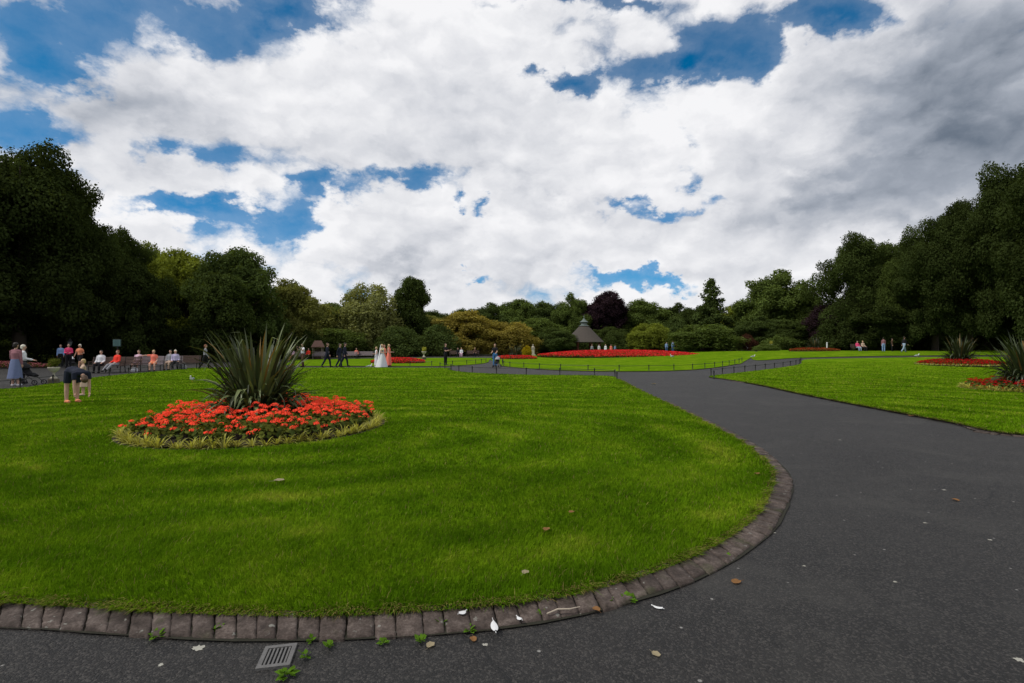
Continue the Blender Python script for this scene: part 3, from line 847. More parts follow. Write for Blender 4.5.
for px in range(-120, 300, 26): shr.append((px + rb.uniform(-6, 6), rb.uniform(322, 334), rb.uniform(22, 30), 46 + max(0, px) * 0.05 + rb.uniform(0, 6), BK if px < 150 else DK2, 'dark'))
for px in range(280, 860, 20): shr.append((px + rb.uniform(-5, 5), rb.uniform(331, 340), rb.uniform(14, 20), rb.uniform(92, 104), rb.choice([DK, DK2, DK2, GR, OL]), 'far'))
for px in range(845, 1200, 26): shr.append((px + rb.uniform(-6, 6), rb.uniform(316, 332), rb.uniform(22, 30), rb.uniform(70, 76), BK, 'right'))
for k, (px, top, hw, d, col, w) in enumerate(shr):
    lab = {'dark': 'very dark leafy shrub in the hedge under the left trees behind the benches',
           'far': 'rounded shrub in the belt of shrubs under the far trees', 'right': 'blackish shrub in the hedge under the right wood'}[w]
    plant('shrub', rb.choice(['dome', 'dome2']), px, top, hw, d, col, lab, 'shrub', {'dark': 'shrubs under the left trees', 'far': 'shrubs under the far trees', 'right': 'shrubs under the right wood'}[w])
spec = [(853,324,32,74,DK2,'dark rounded dome shrub at the left foot of the right wood'), (747,335,10,80,(0.07,0.03,0.02),'reddish brown round shrub behind the seated white figures'),
        (786,334,22,84,GR,'flat topped green shrub left of the white post'), (700,336,10,84,DK,'small dark shrub behind the far orange seated figure'),
        (527,346,5,78,(0.32,0.24,0.01),'small bright yellow shrub left of the pale statue'), (766,344,12,74,GR,'low green shrub behind the small pale planter'),
        (775,340,26,90,BR,'low light green shrub with flat top behind the orange bed')]
for (px, top, hw, d, col, lab) in spec: plant('shrub', 'dome2', px, top, hw, d, col, lab, 'shrub')

# ------------------------------------------------------------------ flower beds
def scatter_mesh(name, cx, cy, fz, rx, ry, n, size, mat, rs, parent, r0=0.0, up=0.6, attrw=None, hz=0.0):
    a = rs.uniform(0, 2 * PI, n); q = np.sqrt(rs.uniform(r0 * r0, 1, n))
    X = q * rx * np.cos(a); Y = q * ry * np.sin(a)
    Z = fz(q) + rs.uniform(-hz, 0, n)
    m = n; nr = rs.normal(0, .6, (m, 3)) + np.array([0, 0, up]); nr /= np.linalg.norm(nr, axis=1)[:, None]
    t_ = np.cross(nr, rs.normal(0, 1, (m, 3))); t_ /= np.linalg.norm(t_, axis=1)[:, None]; b_ = np.cross(nr, t_)
    s = (size * rs.uniform(.6, 1.3, m))[:, None]; c = np.stack([X, Y, Z], 1)
    v = np.stack([c - t_ * s * .5, c + b_ * s * .4, c + t_ * s * .5, c - b_ * s * .4], 1).reshape(-1, 3)
    o = mesh_np(name, v, np.arange(m * 4).reshape(m, 4), mat, attr={'v': np.repeat(rs.uniform(0, 1, m), 4), 'w': np.repeat((rs.uniform(0, 1, m) < .5) * 1.0, 4)}, parent=parent)
    return o
M_RED = leaf_mat('geranium_petal', (1.0, 0.10, 0.055), (0.95, 1.2), 0.2)
M_DEEP = leaf_mat('deep_red_petal', (0.42, 0.012, 0.014), (0.6, 1.2), 0.2)
M_ORR = leaf_mat('orange_red_petal', (0.30, 0.05, 0.02), (0.6, 1.2), 0.2)
M_SCAR = leaf_mat('scarlet_petal', (0.72, 0.035, 0.040), (0.6, 1.25), 0.2)
M_PINK = leaf_mat('pink_petal', (0.5, 0.16, 0.17), (0.5, 1.2), 0.2)
M_GERL = leaf_mat('geranium_leaf', (0.105, 0.120, 0.022), (0.5, 1.4), 0.25, alt=(0.060, 0.08, 0.02))
M_EDGE = leaf_mat('edging_leaf', (0.38, 0.37, 0.065), (0.6, 1.4), 0.3, alt=(0.34, 0.33, 0.13))
M_PHOR = leaf_mat('flax_leaf', (0.026, 0.038, 0.013), (0.4, 1.5), 0.15, alt=(0.16, 0.19, 0.075), spec=0.04)
M_DRY = leaf_mat('dry_flax_leaf', (0.22, 0.12, 0.035), (0.6, 1.4), 0.2, alt=(0.12, 0.10, 0.03), spec=0.03)

def soil_mound(name, rx, ry, h, parent=None):
    g = G(); vs = [(0, 0, h)]; fs = []; N = 40; K = 8
    for k in range(1, K + 1):
        q = k / K
        for a in range(N):
            an = 2 * PI * a / N
            vs.append((rx * q * math.cos(an), ry * q * math.sin(an), h * (1 - q ** 2.2) - (0.03 if k == K else 0) + 0.012 * math.sin(a * 3.3 + k * 5)))
    for a in range(N): fs.append([0, 1 + a, 1 + (a + 1) % N])
    for k in range(K - 1):
        for a in range(N):
            i = 1 + k * N + a; j = 1 + k * N + (a + 1) % N; fs.append([i, i + N, j + N, j])
    g.add(vs, fs); return g.build(name, M_SOIL, parent, smooth=True)

def strap_leaves(n, rs, L, W, el, droop, seg=7, base_r=0.12, fold=0.25, lw=None):
    """sword leaves springing from one base: returns verts, faces, v, w"""
    V, Fc, A, B = [], [], [], []
    for k in range(n):
        az = rs.uniform(0, 2 * PI); e0 = rs.uniform(*el); l = L * rs.uniform(.6, 1.05); w = W * rs.uniform(.7, 1.2)
        dr = rs.uniform(*droop)
        rr = base_r * math.sqrt(rs.uniform(0, 1)); p = np.array([rr * math.cos(az), rr * math.sin(az), 0.0])
        ang = e0; tw = rs.uniform(-.5, .5); b0 = len(V); va = rs.uniform(0, 1); vb = rs.uniform(0, 1) ** 1.6
        brk = rs.uniform(.55, .85) if rs.uniform(0, 1) < 0.18 else 9
        for j in range(seg + 1):
            q = j / seg
            wd = w * (0.55 + 0.45 * math.sin(min(1, q * 1.8) * PI / 2)) * (1 - max(0, (q - .55) / .45) ** 1.6) + 0.002
            h = np.array([math.cos(az), math.sin(az), 0]); dirv = h * math.cos(ang) + np.array([0, 0, math.sin(ang)])
            sd_ = np.array([-math.sin(az), math.cos(az), 0]); nrm = np.cross(dirv, sd_)
            s2 = sd_ * math.cos(tw * q) + nrm * math.sin(tw * q)
            V.append(p - s2 * wd / 2 + nrm * fold * wd * .5); V.append(p); V.append(p + s2 * wd / 2 + nrm * fold * wd * .5)
            A += [va] * 3; B += [vb * .8] * 3
            p = p + dirv * l / seg
            ang -= dr / seg * (0.4 + 1.6 * q)
            if q > brk: ang = max(ang - 1.3, -1.45); brk = 9
        for j in range(seg):
            i = b0 + j * 3
            Fc += [[i, i + 1, i + 4, i + 3], [i + 1, i + 2, i + 5, i + 4]]
    return np.array(V), np.array(Fc), np.array(A), np.array(B)

def flax(x, y, z, s, seed, label, n=300, group=None, wk=1.0):
    rs = np.random.RandomState(seed)
    e = empty('spiky_flax_plant', (x, y, z), 0, (.86, .86, 1.05))
    v, f, a, b = strap_leaves(int(n * .5), rs, 1.88 * s, 0.080 * s, (1.0, 1.56), (0.1, 1.3), base_r=0.34 * s)
    mesh_np('leaf_clump', v, f, M_PHOR, attr={'v': a, 'w': b * wk}, parent=e, smooth=True)
    v, f, a, b = strap_leaves(int(n * .75), rs, 1.36 * s, 0.075 * s, (0.35, 1.3), (0.6, 2.1), base_r=0.36 * s)
    mesh_np('outer_leaves', v, f, M_PHOR, attr={'v': a, 'w': b * wk}, parent=e, smooth=True)
    v, f, a, b = strap_leaves(max(6, n // 5), rs, 1.35 * s, 0.078 * s, (0.9, 1.4), (2.0, 3.4), base_r=0.42 * s)
    mesh_np('drooping_leaf', v, f, M_PHOR, attr={'v': a, 'w': (b * .6 + .35) * wk}, parent=e, smooth=True)
    v, f, a, b = strap_leaves(max(4, n // 14), rs, 1.95 * s, 0.05 * s, (1.0, 1.5), (0.1, 1.2), base_r=0.2 * s)
    mesh_np('dry_leaf', v, f, M_DRY, attr={'v': a, 'w': b}, parent=e, smooth=True)
    tag(e, label, 'flax plant', group)
    return e

# one geranium plant and its copies
def make_geranium(seed, heads, M, name='geranium', r=0.17, h=0.27):
    rs = np.random.RandomState(seed); e = empty(name)
    n = 70
    V = []; Fc = []; A = []; B = []
    for k in range(n):
        th = rs.uniform(0, 2 * PI); q = math.sqrt(rs.uniform(0, 1)); c = np.array([r * q * math.cos(th), r * q * math.sin(th), h * (.35 + .6 * (1 - q * q) * rs.uniform(.5, 1) + .1 * rs.uniform(-1, 1))])
        nr = np.array([math.cos(th) * q, math.sin(th) * q, 1.0]) + rs.normal(0, .35, 3); nr /= np.linalg.norm(nr)
        t1 = np.cross(nr, rs.normal(0, 1, 3)); t1 /= np.linalg.norm(t1); t2 = np.cross(nr, t1); s = rs.uniform(.022, .042)
        b0 = len(V)
        for j in range(6): V.append(c + (t1 * math.cos(j * PI / 3) + t2 * math.sin(j * PI / 3)) * s * (1 + .15 * (j % 2)) + nr * .008 * (j % 2))
        Fc.append([b0, b0 + 1, b0 + 2, b0 + 3]); Fc.append([b0, b0 + 3, b0 + 4, b0 + 5]); A += [rs.uniform(0, 1)] * 6; B += [float(rs.uniform(0, 1) < .4)] * 6
    mesh_np('foliage', np.array(V), np.array(Fc), M_GERL, attr={'v': A, 'w': B}, parent=e)
    for k in range(heads):
        th = 2 * PI * (k + rs.uniform(-.3, .3)) / heads; q = rs.uniform(.25, .95) * r
        q = rs.uniform(.4, 1.25) * r; c0 = np.array([q * math.cos(th), q * math.sin(th), h + rs.uniform(-.10, .10) - .08 * (q / r) ** 2 + .03])
        hr = rs.uniform(.042, .060); V = []; A = []
        for j in range(34):
            d = rs.normal(0, 1, 3); d[2] = abs(d[2]) * .8 - .1; d /= np.linalg.norm(d)
            c = c0 + d * hr * np.array([1, 1, .7]); nr = d + rs.normal(0, .3, 3); nr /= np.linalg.norm(nr)
            t1 = np.cross(nr, rs.normal(0, 1, 3)); t1 /= np.linalg.norm(t1); t2 = np.cross(nr, t1); s = .021
            V += [c - t1 * s * .6, c + t2 * s * .5, c + t1 * s * .6, c - t2 * s * .5]; A += [rs.uniform(0, 1)] * 4
        mesh_np('flower_head', np.array(V), np.arange(len(V)).reshape(-1, 4), M, attr={'v': A}, parent=e)
    return e
GER = [make_geranium(100 + k, hd, M_RED) for k, hd in enumerate((0, 2, 4, 5, 6))]
def edging(seed):
    rs = np.random.RandomState(seed)
    v, f, a, b = strap_leaves(34, rs, 0.24, 0.014, (0.3, 1.4), (0.8, 2.0), seg=4, base_r=0.03)
    return mesh_np('edging_plant', v, f, M_EDGE, attr={'v': a, 'w': b})
EDG = [edging(s) for s in (1, 2, 3)]
used = set()
def place(src, x, y, z, rz, s, label, cat, group):
    if src.name in used: o = copy_tree(src)
    else: o = src; used.add(src.name)
    o.location = (x, y, z); o.rotation_euler = (0, 0, rz); o.scale = (s, s, s)
    tag(o, label, cat, group); return o

def near_bed(cx, cy, R, ngap, seed, srcs, sname, lab_pl, grp, lab_edge, grp_edge, label, hmul=1.0, face=None):
    rr = random.Random(seed)
    e = empty('flower_bed', (cx, cy, gz(cx, cy) + LZ)); soil_mound('soil', R, R, 0.14, e)
    cut = G(); cut.lathe([(R + .04, 0.004), (R + .005, 0.010), (R - .03, 0.004)], 48)
    cut.build('bed_rim', M_SOIL, e)
    tag(e, label, 'flower bed')
    placed = []; tries = 0
    while tries < 9000:
        tries += 1
        a = rr.uniform(0, 2 * PI); q = math.sqrt(rr.uniform(.02, 1)) * (R - 0.27)
        if q < 0.45: continue
        x, y = q * math.cos(a), q * math.sin(a)
        if any((x - p[0]) ** 2 + (y - p[1]) ** 2 < ngap ** 2 for p in placed): continue
        placed.append((x, y))
    for (x, y) in placed:
        q = math.hypot(x, y) / R
        zz = gz(cx, cy) + LZ + .14 * (1 - q ** 2.2) - .02
        outer = q > .72
        i = rr.choice([1, 2, 2, 3]) if outer else rr.choice([2, 3, 3, 4])
        place(srcs[min(i, len(srcs) - 1)], cx + x, cy + y, zz, rr.uniform(0, 6.28), rr.uniform(.85, 1.15) * hmul, lab_pl, 'flower plant', grp)
    ne = int(2 * PI * (R - .1) / .17)
    for k in range(ne):
        a = 2 * PI * k / ne + rr.uniform(-.02, .02); q = R - .10 + rr.uniform(-.05, .04)
        place(rr.choice(EDG), cx + q * math.cos(a), cy + q * math.sin(a), gz(cx, cy) + LZ - .01, rr.uniform(0, 6.28), rr.uniform(.75, 1.15), lab_edge, 'edging plant', grp_edge)
near_bed(BED[0], BED[1], 2.24, 0.235, 3, GER, 'geranium', 'coral red geranium plant in the round bed around the big spiky plant', 'geraniums in the round near bed',
         'yellowish strappy tuft in the edging ring of the near round bed', 'edging tufts round the near bed', 'round bed of coral red geraniums with yellow green edging on the near lawn')
for o in list(GER):
    if o.name not in used:
        for c in list(o.children): bpy.data.objects.remove(c)
        bpy.data.objects.remove(o)
flax(BED[0] - 0.16, BED[1] + .1, LZ + 0.1, 0.98, 5, 'large dark spiky flax plant in the middle of the near coral red bed')

GER2 = [make_geranium(200 + k, hd, M_DEEP, 'red_bedding_plant', r=.16, h=.22) for k, hd in enumerate((2, 4, 6, 7))]
B3 = pos(1034, 18.0)
near_bed(B3[0], B3[1], 2.0, 0.29, 4, GER2, 'red_bedding_plant', 'deep red bedding plant in the round bed at the right edge of the photo', 'deep red plants in the right edge bed',
         'yellow green strappy tuft edging the bed at the right edge of the photo', 'edging tufts round the right edge bed', 'deep red flower bed with yellowish edging cut by the right edge')
for o in list(GER2):
    if o.name not in used:
        for c in list(o.children): bpy.data.objects.remove(c)
        bpy.data.objects.remove(o)
flax(B3[0] - .25, B3[1], LZ + .1, 1.05, 8, 'tall dark spiky flax plant in the bed at the right edge of the photo', wk=.35)

def far_bed(cx, cy, rx, ry, h, mat, n, size, label, seed, centre=0.0, edge=True, green=0.25):
    rs = np.random.RandomState(seed); z = gz(cx, cy) + LZ
    e = empty('flower_bed', (cx, cy, z)); soil_mound('soil', rx, ry, h, e)
    fz = lambda q: h * (1 - np.asarray(q) ** 2.2) + 0.34 - 0.12 * np.asarray(q) ** 4
    o = scatter_mesh('leafy_growth', 0, 0, lambda q: fz(q) - .05, rx * .99, ry * .99, int(n * 1.0), size * 1.2, M_GERL, rs, e, r0=centre, hz=.26); tag(o, kind='stuff')
    o = scatter_mesh('red_flowers', 0, 0, fz, rx * .985, ry * .985, n, size, mat, rs, e, r0=centre, hz=.20); tag(o, kind='stuff')
    if edge:
        o = scatter_mesh('edging_leaves', 0, 0, lambda q: .12 + 0 * q, rx * 1.03, ry * 1.03, n // 5, size * 1.1, M_EDGE, rs, e, r0=.93, hz=.1); tag(o, kind='stuff')
    tag(e, label, 'flower bed')
    return e
b2 = pos(960, 37.5)
far_bed(b2[0], b2[1], 2.55, 2.55, .14, M_DEEP, 9000, .07, 'round bed of dull red flowers in the middle of the right lawn', 31)
flax(b2[0], b2[1], gz(*b2) + LZ + .1, 1.15, 9, 'dark spiky flax plant in the second bed of the right lawn', 200, wk=.15)
b4 = pos(620, 71.5)
far_bed(b4[0], b4[1], 11.7, 8.8, .50, M_SCAR, 60000, .13, 'very large scarlet flower bed in front of the gazebo', 32, edge=False)
b5 = at(388, 364.3)
far_bed(b5[0] + .4, b5[1] + 2.2, 2.5, 2.0, .16, M_SCAR, 6000, .09, 'small scarlet flower bed behind the bride', 33, edge=False)
b6 = pos(516, 62)
far_bed(b6[0], b6[1], 2.6, 2.4, .12, M_SCAR, 6000, .09, 'red flower bed round a dark spiky shrub left of the largest bed', 34, edge=False)
flax(b6[0], b6[1], LZ + .1, .95, 12, 'dark spiky flax plant in the small red bed left of the largest bed', 160, wk=.2)
b7 = pos(814, 66)
far_bed(b7[0], b7[1], 3.0, 2.6, .12, M_ORR, 7000, .09, 'orange red flower bed beyond the corner of the right lawn', 35, edge=False)
flax(b7[0] + .1, b7[1], gz(*b7) + LZ, 1.0, 13, 'dark bushy flax plant in the orange red bed near the white post', 200, wk=.15)
b8 = pos(-46, 36)
far_bed(b8[0] - 1, b8[1] + 1, 7.0, 1.1, .15, M_PINK, 5000, .10, 'long low bed of dusky pink flowers under the left trees', 36, edge=False)

# ------------------------------------------------------------------ low iron rail fences
def fence(pts, label, spacing=1.9, hp=0.36, zl=0.06):
    x0, y0 = pts[0]
    e = empty('low_rail_fence', (x0, y0, gz(x0, y0))); tag(e, label, 'fence', 'low black rail fences beside the paths')
    P = catmull(pts, 8, closed=False)
    L = [0.0]
    for a, b in zip(P, P[1:]): L.append(L[-1] + math.hypot(b[0] - a[0], b[1] - a[1]))
    n = max(1, round(L[-1] / spacing)); pp = []
    for k in range(n + 1):
        s = L[-1] * k / n; i = min(len(P) - 2, max(j for j in range(len(L)) if L[j] <= s + 1e-9)); f = (s - L[i]) / max(1e-9, L[i + 1] - L[i])
        pp.append((P[i][0] + (P[i + 1][0] - P[i][0]) * f, P[i][1] + (P[i + 1][1] - P[i][1]) * f))
    z0 = gz(x0, y0)
    g = G(); r = [(a - x0, b - y0, gz(a, b) - z0 + zl + hp - .06) for a, b in pp]
    g.tube(r, 0.013, 6); g.build('rail', M_IRON, e)
    post = None
    for k, (a, b) in enumerate(pp):
        if post is None:
            q = G(); q.lathe([(.034, -.05), (.034, .03), (.026, .04), (.026, hp - .05), (.036, hp - .04), (.036, hp - .01), (.02, hp + .01)], 8)
            post = q.build('post', M_IRON, e, True); o = post
        else:
            o = post.copy(); COL.objects.link(o); o.parent = e
        o.location = (a - x0, b - y0, gz(a, b) - z0 + zl)
fence([at(-60, 397, .06), at(0, 389.4, .06), at(50, 384, .06), at(80, 379.2, .06), at(130, 373.8, .06), at(165, 370.8, .06), at(200, 368, .06)], 'low black rail fence along the far left edge of the near lawn')
fence([at(440, 367.5, .06), at(447, 369.0, .06), at(460, 371.2, .06), at(480, 372.8, .06), at(530, 374.3, .06), at(605, 375.3, .06), at(617, 379, .06)], 'low black rail fence along the far corner of the near lawn')
fence([at(503, 362.5, .06), at(504, 365.8, .06), at(525, 367.7, .06), at(560, 369.6, .06), at(620, 370.8, .06), at(680, 369.8, .06), at(712, 367.4, .06), at(735, 363.9, .06), at(742, 361.8, .06)], 'low black rail fence round the front of the lawn with the largest scarlet bed')
fence([at(714, 378.0, .06), at(710, 376, .06), at(737, 372.4, .06), at(762, 369.5, .06), at(789, 366, .06), at(799, 363.6, .06), at(801, 361, .06)], 'low black rail fence round the left corner of the right lawn')
fence([at(410, 365.4, .06), at(438, 365.6, .06), at(470, 364.2, .06), at(486, 362.3, .06)], 'low black rail fence behind the path where the man in black stands')

# ------------------------------------------------------------------ gazebo
def gazebo():
    x, y = pos(584, 92); e = empty('gazebo', (x, y, gz(x, y)), 0.3, (1.17, 1.17, 1)); tag(e, 'round open gazebo with grey shingled cone roof and small lead lantern behind the scarlet bed', 'gazebo')
    M_SH = plain('grey_brown_shingle', (0.062, 0.052, 0.044), 0.9, 0.35, 9, bump=0.8); M_WD = plain('dark_red_timber', (0.12, 0.035, 0.025), 0.8, 0.3, 10); M_LD = plain('lead_sheet', (0.11, 0.135, 0.125), 0.6, 0.2, 8)
    N = 16
    # roof of stepped shingle courses
    g = G(); prof = []
    K = 16
    for k in range(K + 1):
        q = k / K; r = 3.05 * (1 - q) + 0.72 * q; z = 2.22 + (5.05 - 2.22) * q ** 1.04
        prof.append((r, z)); 
        if k < K: prof.append((r - .035, z + .035))
    prof = [(2.9, 2.12)] + [(prof[0][0], 2.16)] + prof
    g.lathe(prof, 32); g.build('roof', M_SH, e)
    g = G(); g.lathe([(.75, 5.04), (.85, 5.1), (.5, 5.25), (.42, 5.7), (.62, 5.72), (.66, 5.78), (.30, 6.1), (.06, 6.45)], 16); ln = g.build('lantern', M_LD, e, False)
    g = G(); g.lathe([(.055, 6.44), (.05, 6.75), (.09, 6.82), (.02, 6.95)], 12); g.build('finial', M_LD, ln)
    first = None
    for k in range(8):
        a = 2 * PI * k / 8; q = G(); q.box((2.55 * math.cos(a), 2.55 * math.sin(a), 1.1), (.17, .17, 2.24), a); q.box((2.3 * math.cos(a), 2.3 * math.sin(a), 1.9), (.5, .08, .1), a); q.build('post', M_WD, e)
    g = G(); g.lathe([(2.95, -.2), (2.95, .10), (2.8, .12)], 32); g.build('base', M_STONEW, e)
    g = G()
    for k in range(8):
        if k in (1,): continue
        a = 2 * PI * (k + .5) / 8; R_ = 2.35 * math.cos(PI / 8)
        g.box((R_ * math.cos(a), R_ * math.sin(a), .45), (.06, 1.7, .06), a); g.box((R_ * math.cos(a), R_ * math.sin(a), .85), (.06, 1.7, .06), a)
        for j in range(-4, 5):
            c, s = math.cos(a), math.sin(a); g.box((R_ * c - s * j * .19, R_ * s + c * j * .19, .64), (.03, .03, .36), a)
    g.build('railing', M_WD, e)
gazebo()
def hut():
    x, y = pos(318, 60); e = empty('shelter', (x, y, 0), 0.2, (.5, .5, .86)); tag(e, 'small garden shelter with pinkish brown tiled roof on pale posts behind the walking men', 'shelter')
    g = G(); vs = [(-1.35, -1.2, 1.75), (1.35, -1.2, 1.75), (1.35, 1.2, 1.75), (-1.35, 1.2, 1.75), (-.75, 0, 2.6), (.75, 0, 2.6), (-1.3, -1.15, 1.66), (1.3, -1.15, 1.66), (1.3, 1.15, 1.66), (-1.3, 1.15, 1.66)]
    g.add(vs, [[0, 1, 5, 4], [1, 2, 5], [2, 3, 4, 5], [3, 0, 4], [0, 6, 7, 1], [1, 7, 8, 2], [2, 8, 9, 3], [3, 9, 6, 0], [9, 8, 7, 6]])
    g.build('roof', plain('pink_brown_tile', (0.17, 0.095, 0.075), 0.9, 0.25, 14, bump=.6), e)
    for a, b in ((-1, -.9), (1, -.9), (1, .9), (-1, .9)): q = G(); q.box((a, b, .83), (.12, .12, 1.66)); q.build('post', plain('pale_timber', (.3, .25, .2)), e)
    g = G(); g.box((0, .85, .8), (1.9, .06, 1.5)); g.build('back_wall', plain('dark_timber', (.05, .03, .02)), e)
hut()

# ------------------------------------------------------------------ stone urns, statue, posts, board, lamps
def urn(px, d, s, label, planted=None):
    x, y = pos(px, d); e = empty('stone_urn', (x, y, gz(x, y) + .02), 0.4, (s * .62, s * .62, s)); tag(e, label, 'urn')
    g = G(); g.box((0, 0, .14), (.62, .62, .28)); g.build('plinth', plain('weathered_stone', (.10, .085, .06), .9, .3, 10, bump=.5), e)
    g = G(); g.lathe([(.24, .28), (.25, .33), (.13, .40), (.075, .50), (.08, .58), (.18, .64), (.31, .70), (.37, .80), (.41, .84), (.41, .88), (.33, .88), (.28, .82)], 20); bw = g.build('bowl', M_STONEW, e, True)
    if planted:
        rs = np.random.RandomState(3); v, f, vv = leaves_np([(rs.uniform(-.28, .28), rs.uniform(-.28, .28), 1.0 + rs.uniform(0, .22), .17) for _ in range(14)], 1500, .07, rs)
        mesh_np('urn_plant', v, f, M_EDGE if planted == 2 else M_GERL, attr={'v': vv, 'w': vv * 0}, parent=bw)
urn(54, 21.2, .80, 'planted pale stone urn at the far left corner of the near lawn', 1)
urn(424, 58, 1.1, 'small far stone urn between the bride and the man in black', 2)
urn(771, 82, 1.1, 'small pale stone urn on the far lawn left of the orange red bed', 2)
urn(707, 88, .9, 'small pale urn among the far seated people on the right', 2)
def statue():
    x, y = pos(533, 84); e = empty('statue', (x, y, 0)); tag(e, 'pale stone bust on a tall pedestal left of the gazebo', 'statue')
    g = G(); g.box((0, 0, .12), (.8, .8, .24)); g.box((0, 0, .72), (.5, .5, .96)); g.box((0, 0, 1.24), (.66, .66, .1)); g.build('pedestal', M_STONEW, e)
    g = G(); g.ball((0, 0, 1.42), (.26, .16, .16)); g.tube([(0, 0, 1.5), (0, 0, 1.66)], [.1, .07], 10); g.ball((0, -.01, 1.75), (.1, .12, .14)); g.ball((0, -.12, 1.74), (.02, .03, .03), 6, 5); o = g.build('bust', M_STONEW, e); remeshed(o, .02, 3)
statue()
def white_post():
    x, y = pos(827, 70); e = empty('white_post', (x, y, gz(x, y))); tag(e, 'plain white post standing on the path behind the orange red bed', 'post')
    g = G(); g.lathe([(.09, 0), (.09, 1.1), (.11, 1.12), (.11, 1.17), (.03, 1.2)], 12); g.build('shaft', plain('white_paint', (.6, .6, .6), .5), e)
white_post()
def board():
    x, y = pos(117, 36.5); e = empty('notice_board', (x, y, 0)); tag(e, 'pale teal notice board with a dark frame on a post behind the left benches', 'notice board')
    g = G(); g.tube([(0, 0.06, -.1), (0, 0.06, 2.1)], .04, 8); g.build('post', M_IRON, e)
    g = G(); g.box((0, 0, 1.82), (.60, .04, .52)); g.build('frame', plain('dark_green_paint', (.012, .025, .02), .5), e)
    g = G(); g.box((0, -.024, 1.82), (.52, .012, .44)); pn = g.build('panel', plain('teal_panel', (.06, .12, .115), .5), e)
    g = G()
    for k in range(5): g.box((-.02 + .02 * (k % 2), -.033, 1.98 - k * .075), (.36 - .05 * (k % 2), .004, .02))
    g.build('lines_of_text', plain('dark_print', (.03, .06, .06)), pn)
board()
def lamp(px, d, label):
    x, y = pos(px, d); e = empty('lamp_post', (x, y, gz(x, y))); tag(e, label, 'lamp post')
    g = G(); g.lathe([(.10, 0), (.10, .25), (.06, .3), (.04, .8), (.035, 1.62)], 10); g.build('column', M_IRON, e, True)
    g = G(); g.lathe([(.06, 1.6), (.10, 1.68), (.17, 1.95), (.19, 1.97)], 8); g.build('lantern_glass', plain('dull_lamp_glass', (.12, .13, .13), .3), e)
    g = G(); g.lathe([(.22, 1.96), (.2, 2.0), (.08, 2.15), (.03, 2.25)], 8); g.build('lamp_hood', M_IRON, e)
lamp(70, 44, 'short dark lamp post with glass lantern behind the woman in pink')

# ------------------------------------------------------------------ benches
M_BW = plain('bench_timber', (.075, .045, .035), .7, .3, 14); M_BG = plain('greyed_timber', (.20, .165, .175), .8, .25, 14)
def make_bench(m):
    e = empty('park_bench')
    g = G()
    for k in range(5): g.box((0, -.02 - .10 * k, .43), (1.8, .08, .03))
    g.build('seat', m, e)
    g = G(); M = Matrix.Rotation(math.radians(-14), 3, 'X')
    for k in range(5): g.box((0, .06 + .022 * k, .52 + .09 * k), (1.8, .025, .07), rot=M)
    g.build('backrest', m, e)
    for s in (-1, 1):
        g = G(); g.tube([(s * .82, -.44, 0), (s * .82, -.42, .41)], .028, 6); g.tube([(s * .82, .10, 0), (s * .82, .04, .41), (s * .82, .16, .93)], .028, 6); g.tube([(s * .82, -.42, .41), (s * .82, .04, .41)], .025, 6)
        g.build('leg_frame', M_IRON, e)
        g = G(); g.box((s * .82, -.2, .65), (.06, .52, .035)); g.tube([(s * .82, -.42, .41), (s * .82, -.42, .64)], .02, 6); g.build('armrest', m, e)
    return e
BN = {'dark': make_bench(M_BW), 'grey': make_bench(M_BG)}
def bench(px, d, kind, label, rz=0.0):
    x, y = pos(px, d); o = place(BN[kind], x, y, gz(x, y) + .02, rz, 1.0, label, 'bench', 'park benches along the far paths'); o.location = (x, y, gz(x, y) + .02)
    return x, y
BENCHES = [(109, 30.2, 'dark', 'dark bench left of the row holding the person in white and the man in red', .18), (125, 31.3, 'dark', 'empty brown bench between the man in red and the person in pale pink', .18),
           (149, 32.2, 'grey', 'grey bench between the person in pale pink and the one in coral', .2), (167, 33.6, 'grey', 'pale grey bench with two people at the right end of the left row', .2),
           (186, 35.0, 'dark', 'dark bench right of the man in a lavender shirt', .2),
           (297, 58, 'grey', 'far grey bench behind the man with the camera', 0), (321, 59, 'grey', 'far grey bench just left of the first man in black suit', 0), (350, 61, 'grey', 'small far grey bench right of the men in black suits', 0),
           (366, 62, 'grey', 'far grey bench with one person left of the bride', 0), (456, 72, 'dark', 'far bench with a person in white, right of the man in black', 0), (473, 74, 'dark', 'far dark bench between the man in black and the man in blue', 0),
           (715, 92, 'dark', 'far dark bench with seated people right of the small pale urn', 0), (746, 86, 'dark', 'far dark bench under the reddish shrub', 0), (858, 64, 'dark', 'dark bench with a person in pink at the foot of the right wood', 0)]
for b in BENCHES: bench(*b[:4], b[4])

# ------------------------------------------------------------------ people
SKIN = plain('skin', (.50, .30, .22), .6, .05, 10); SKIN2 = plain('tanned_skin', (.36, .20, .13), .6, .05, 10); EYE = plain('dark_eye', (.02, .015, .012), .3); LIP = plain('lip', (.35, .12, .10), .5)
def cloth(nm, rgb, v=.12): return plain('cloth_' + nm, rgb, .85, v, 12, spec=.15)
C_BLACK = cloth('black', (.012, .012, .014)); C_SUIT = cloth('dark_navy', (.014, .017, .030)); C_WHITE = cloth('white', (.62, .62, .64)); C_CORAL = cloth('coral', (.75, .19, .13))
C_RED = cloth('red', (.75, .05, .03)); C_PINK = cloth('pink', (.65, .06, .16)); C_LAV = cloth('lavender', (.42, .38, .55)); C_DENIM = cloth('denim', (.06, .12, .26)); C_LBLUE = cloth('pale_blue', (.20, .30, .50))
C_SKIRT = cloth('slate_blue', (.13, .16, .27)); C_DUSK = cloth('dusky_pink', (.26, .12, .14)); C_BEIGE = cloth('beige', (.45, .33, .25)); C_GREY = cloth('grey', (.25, .25, .27)); C_PPINK = cloth('pale_pink', (.62, .42, .52))
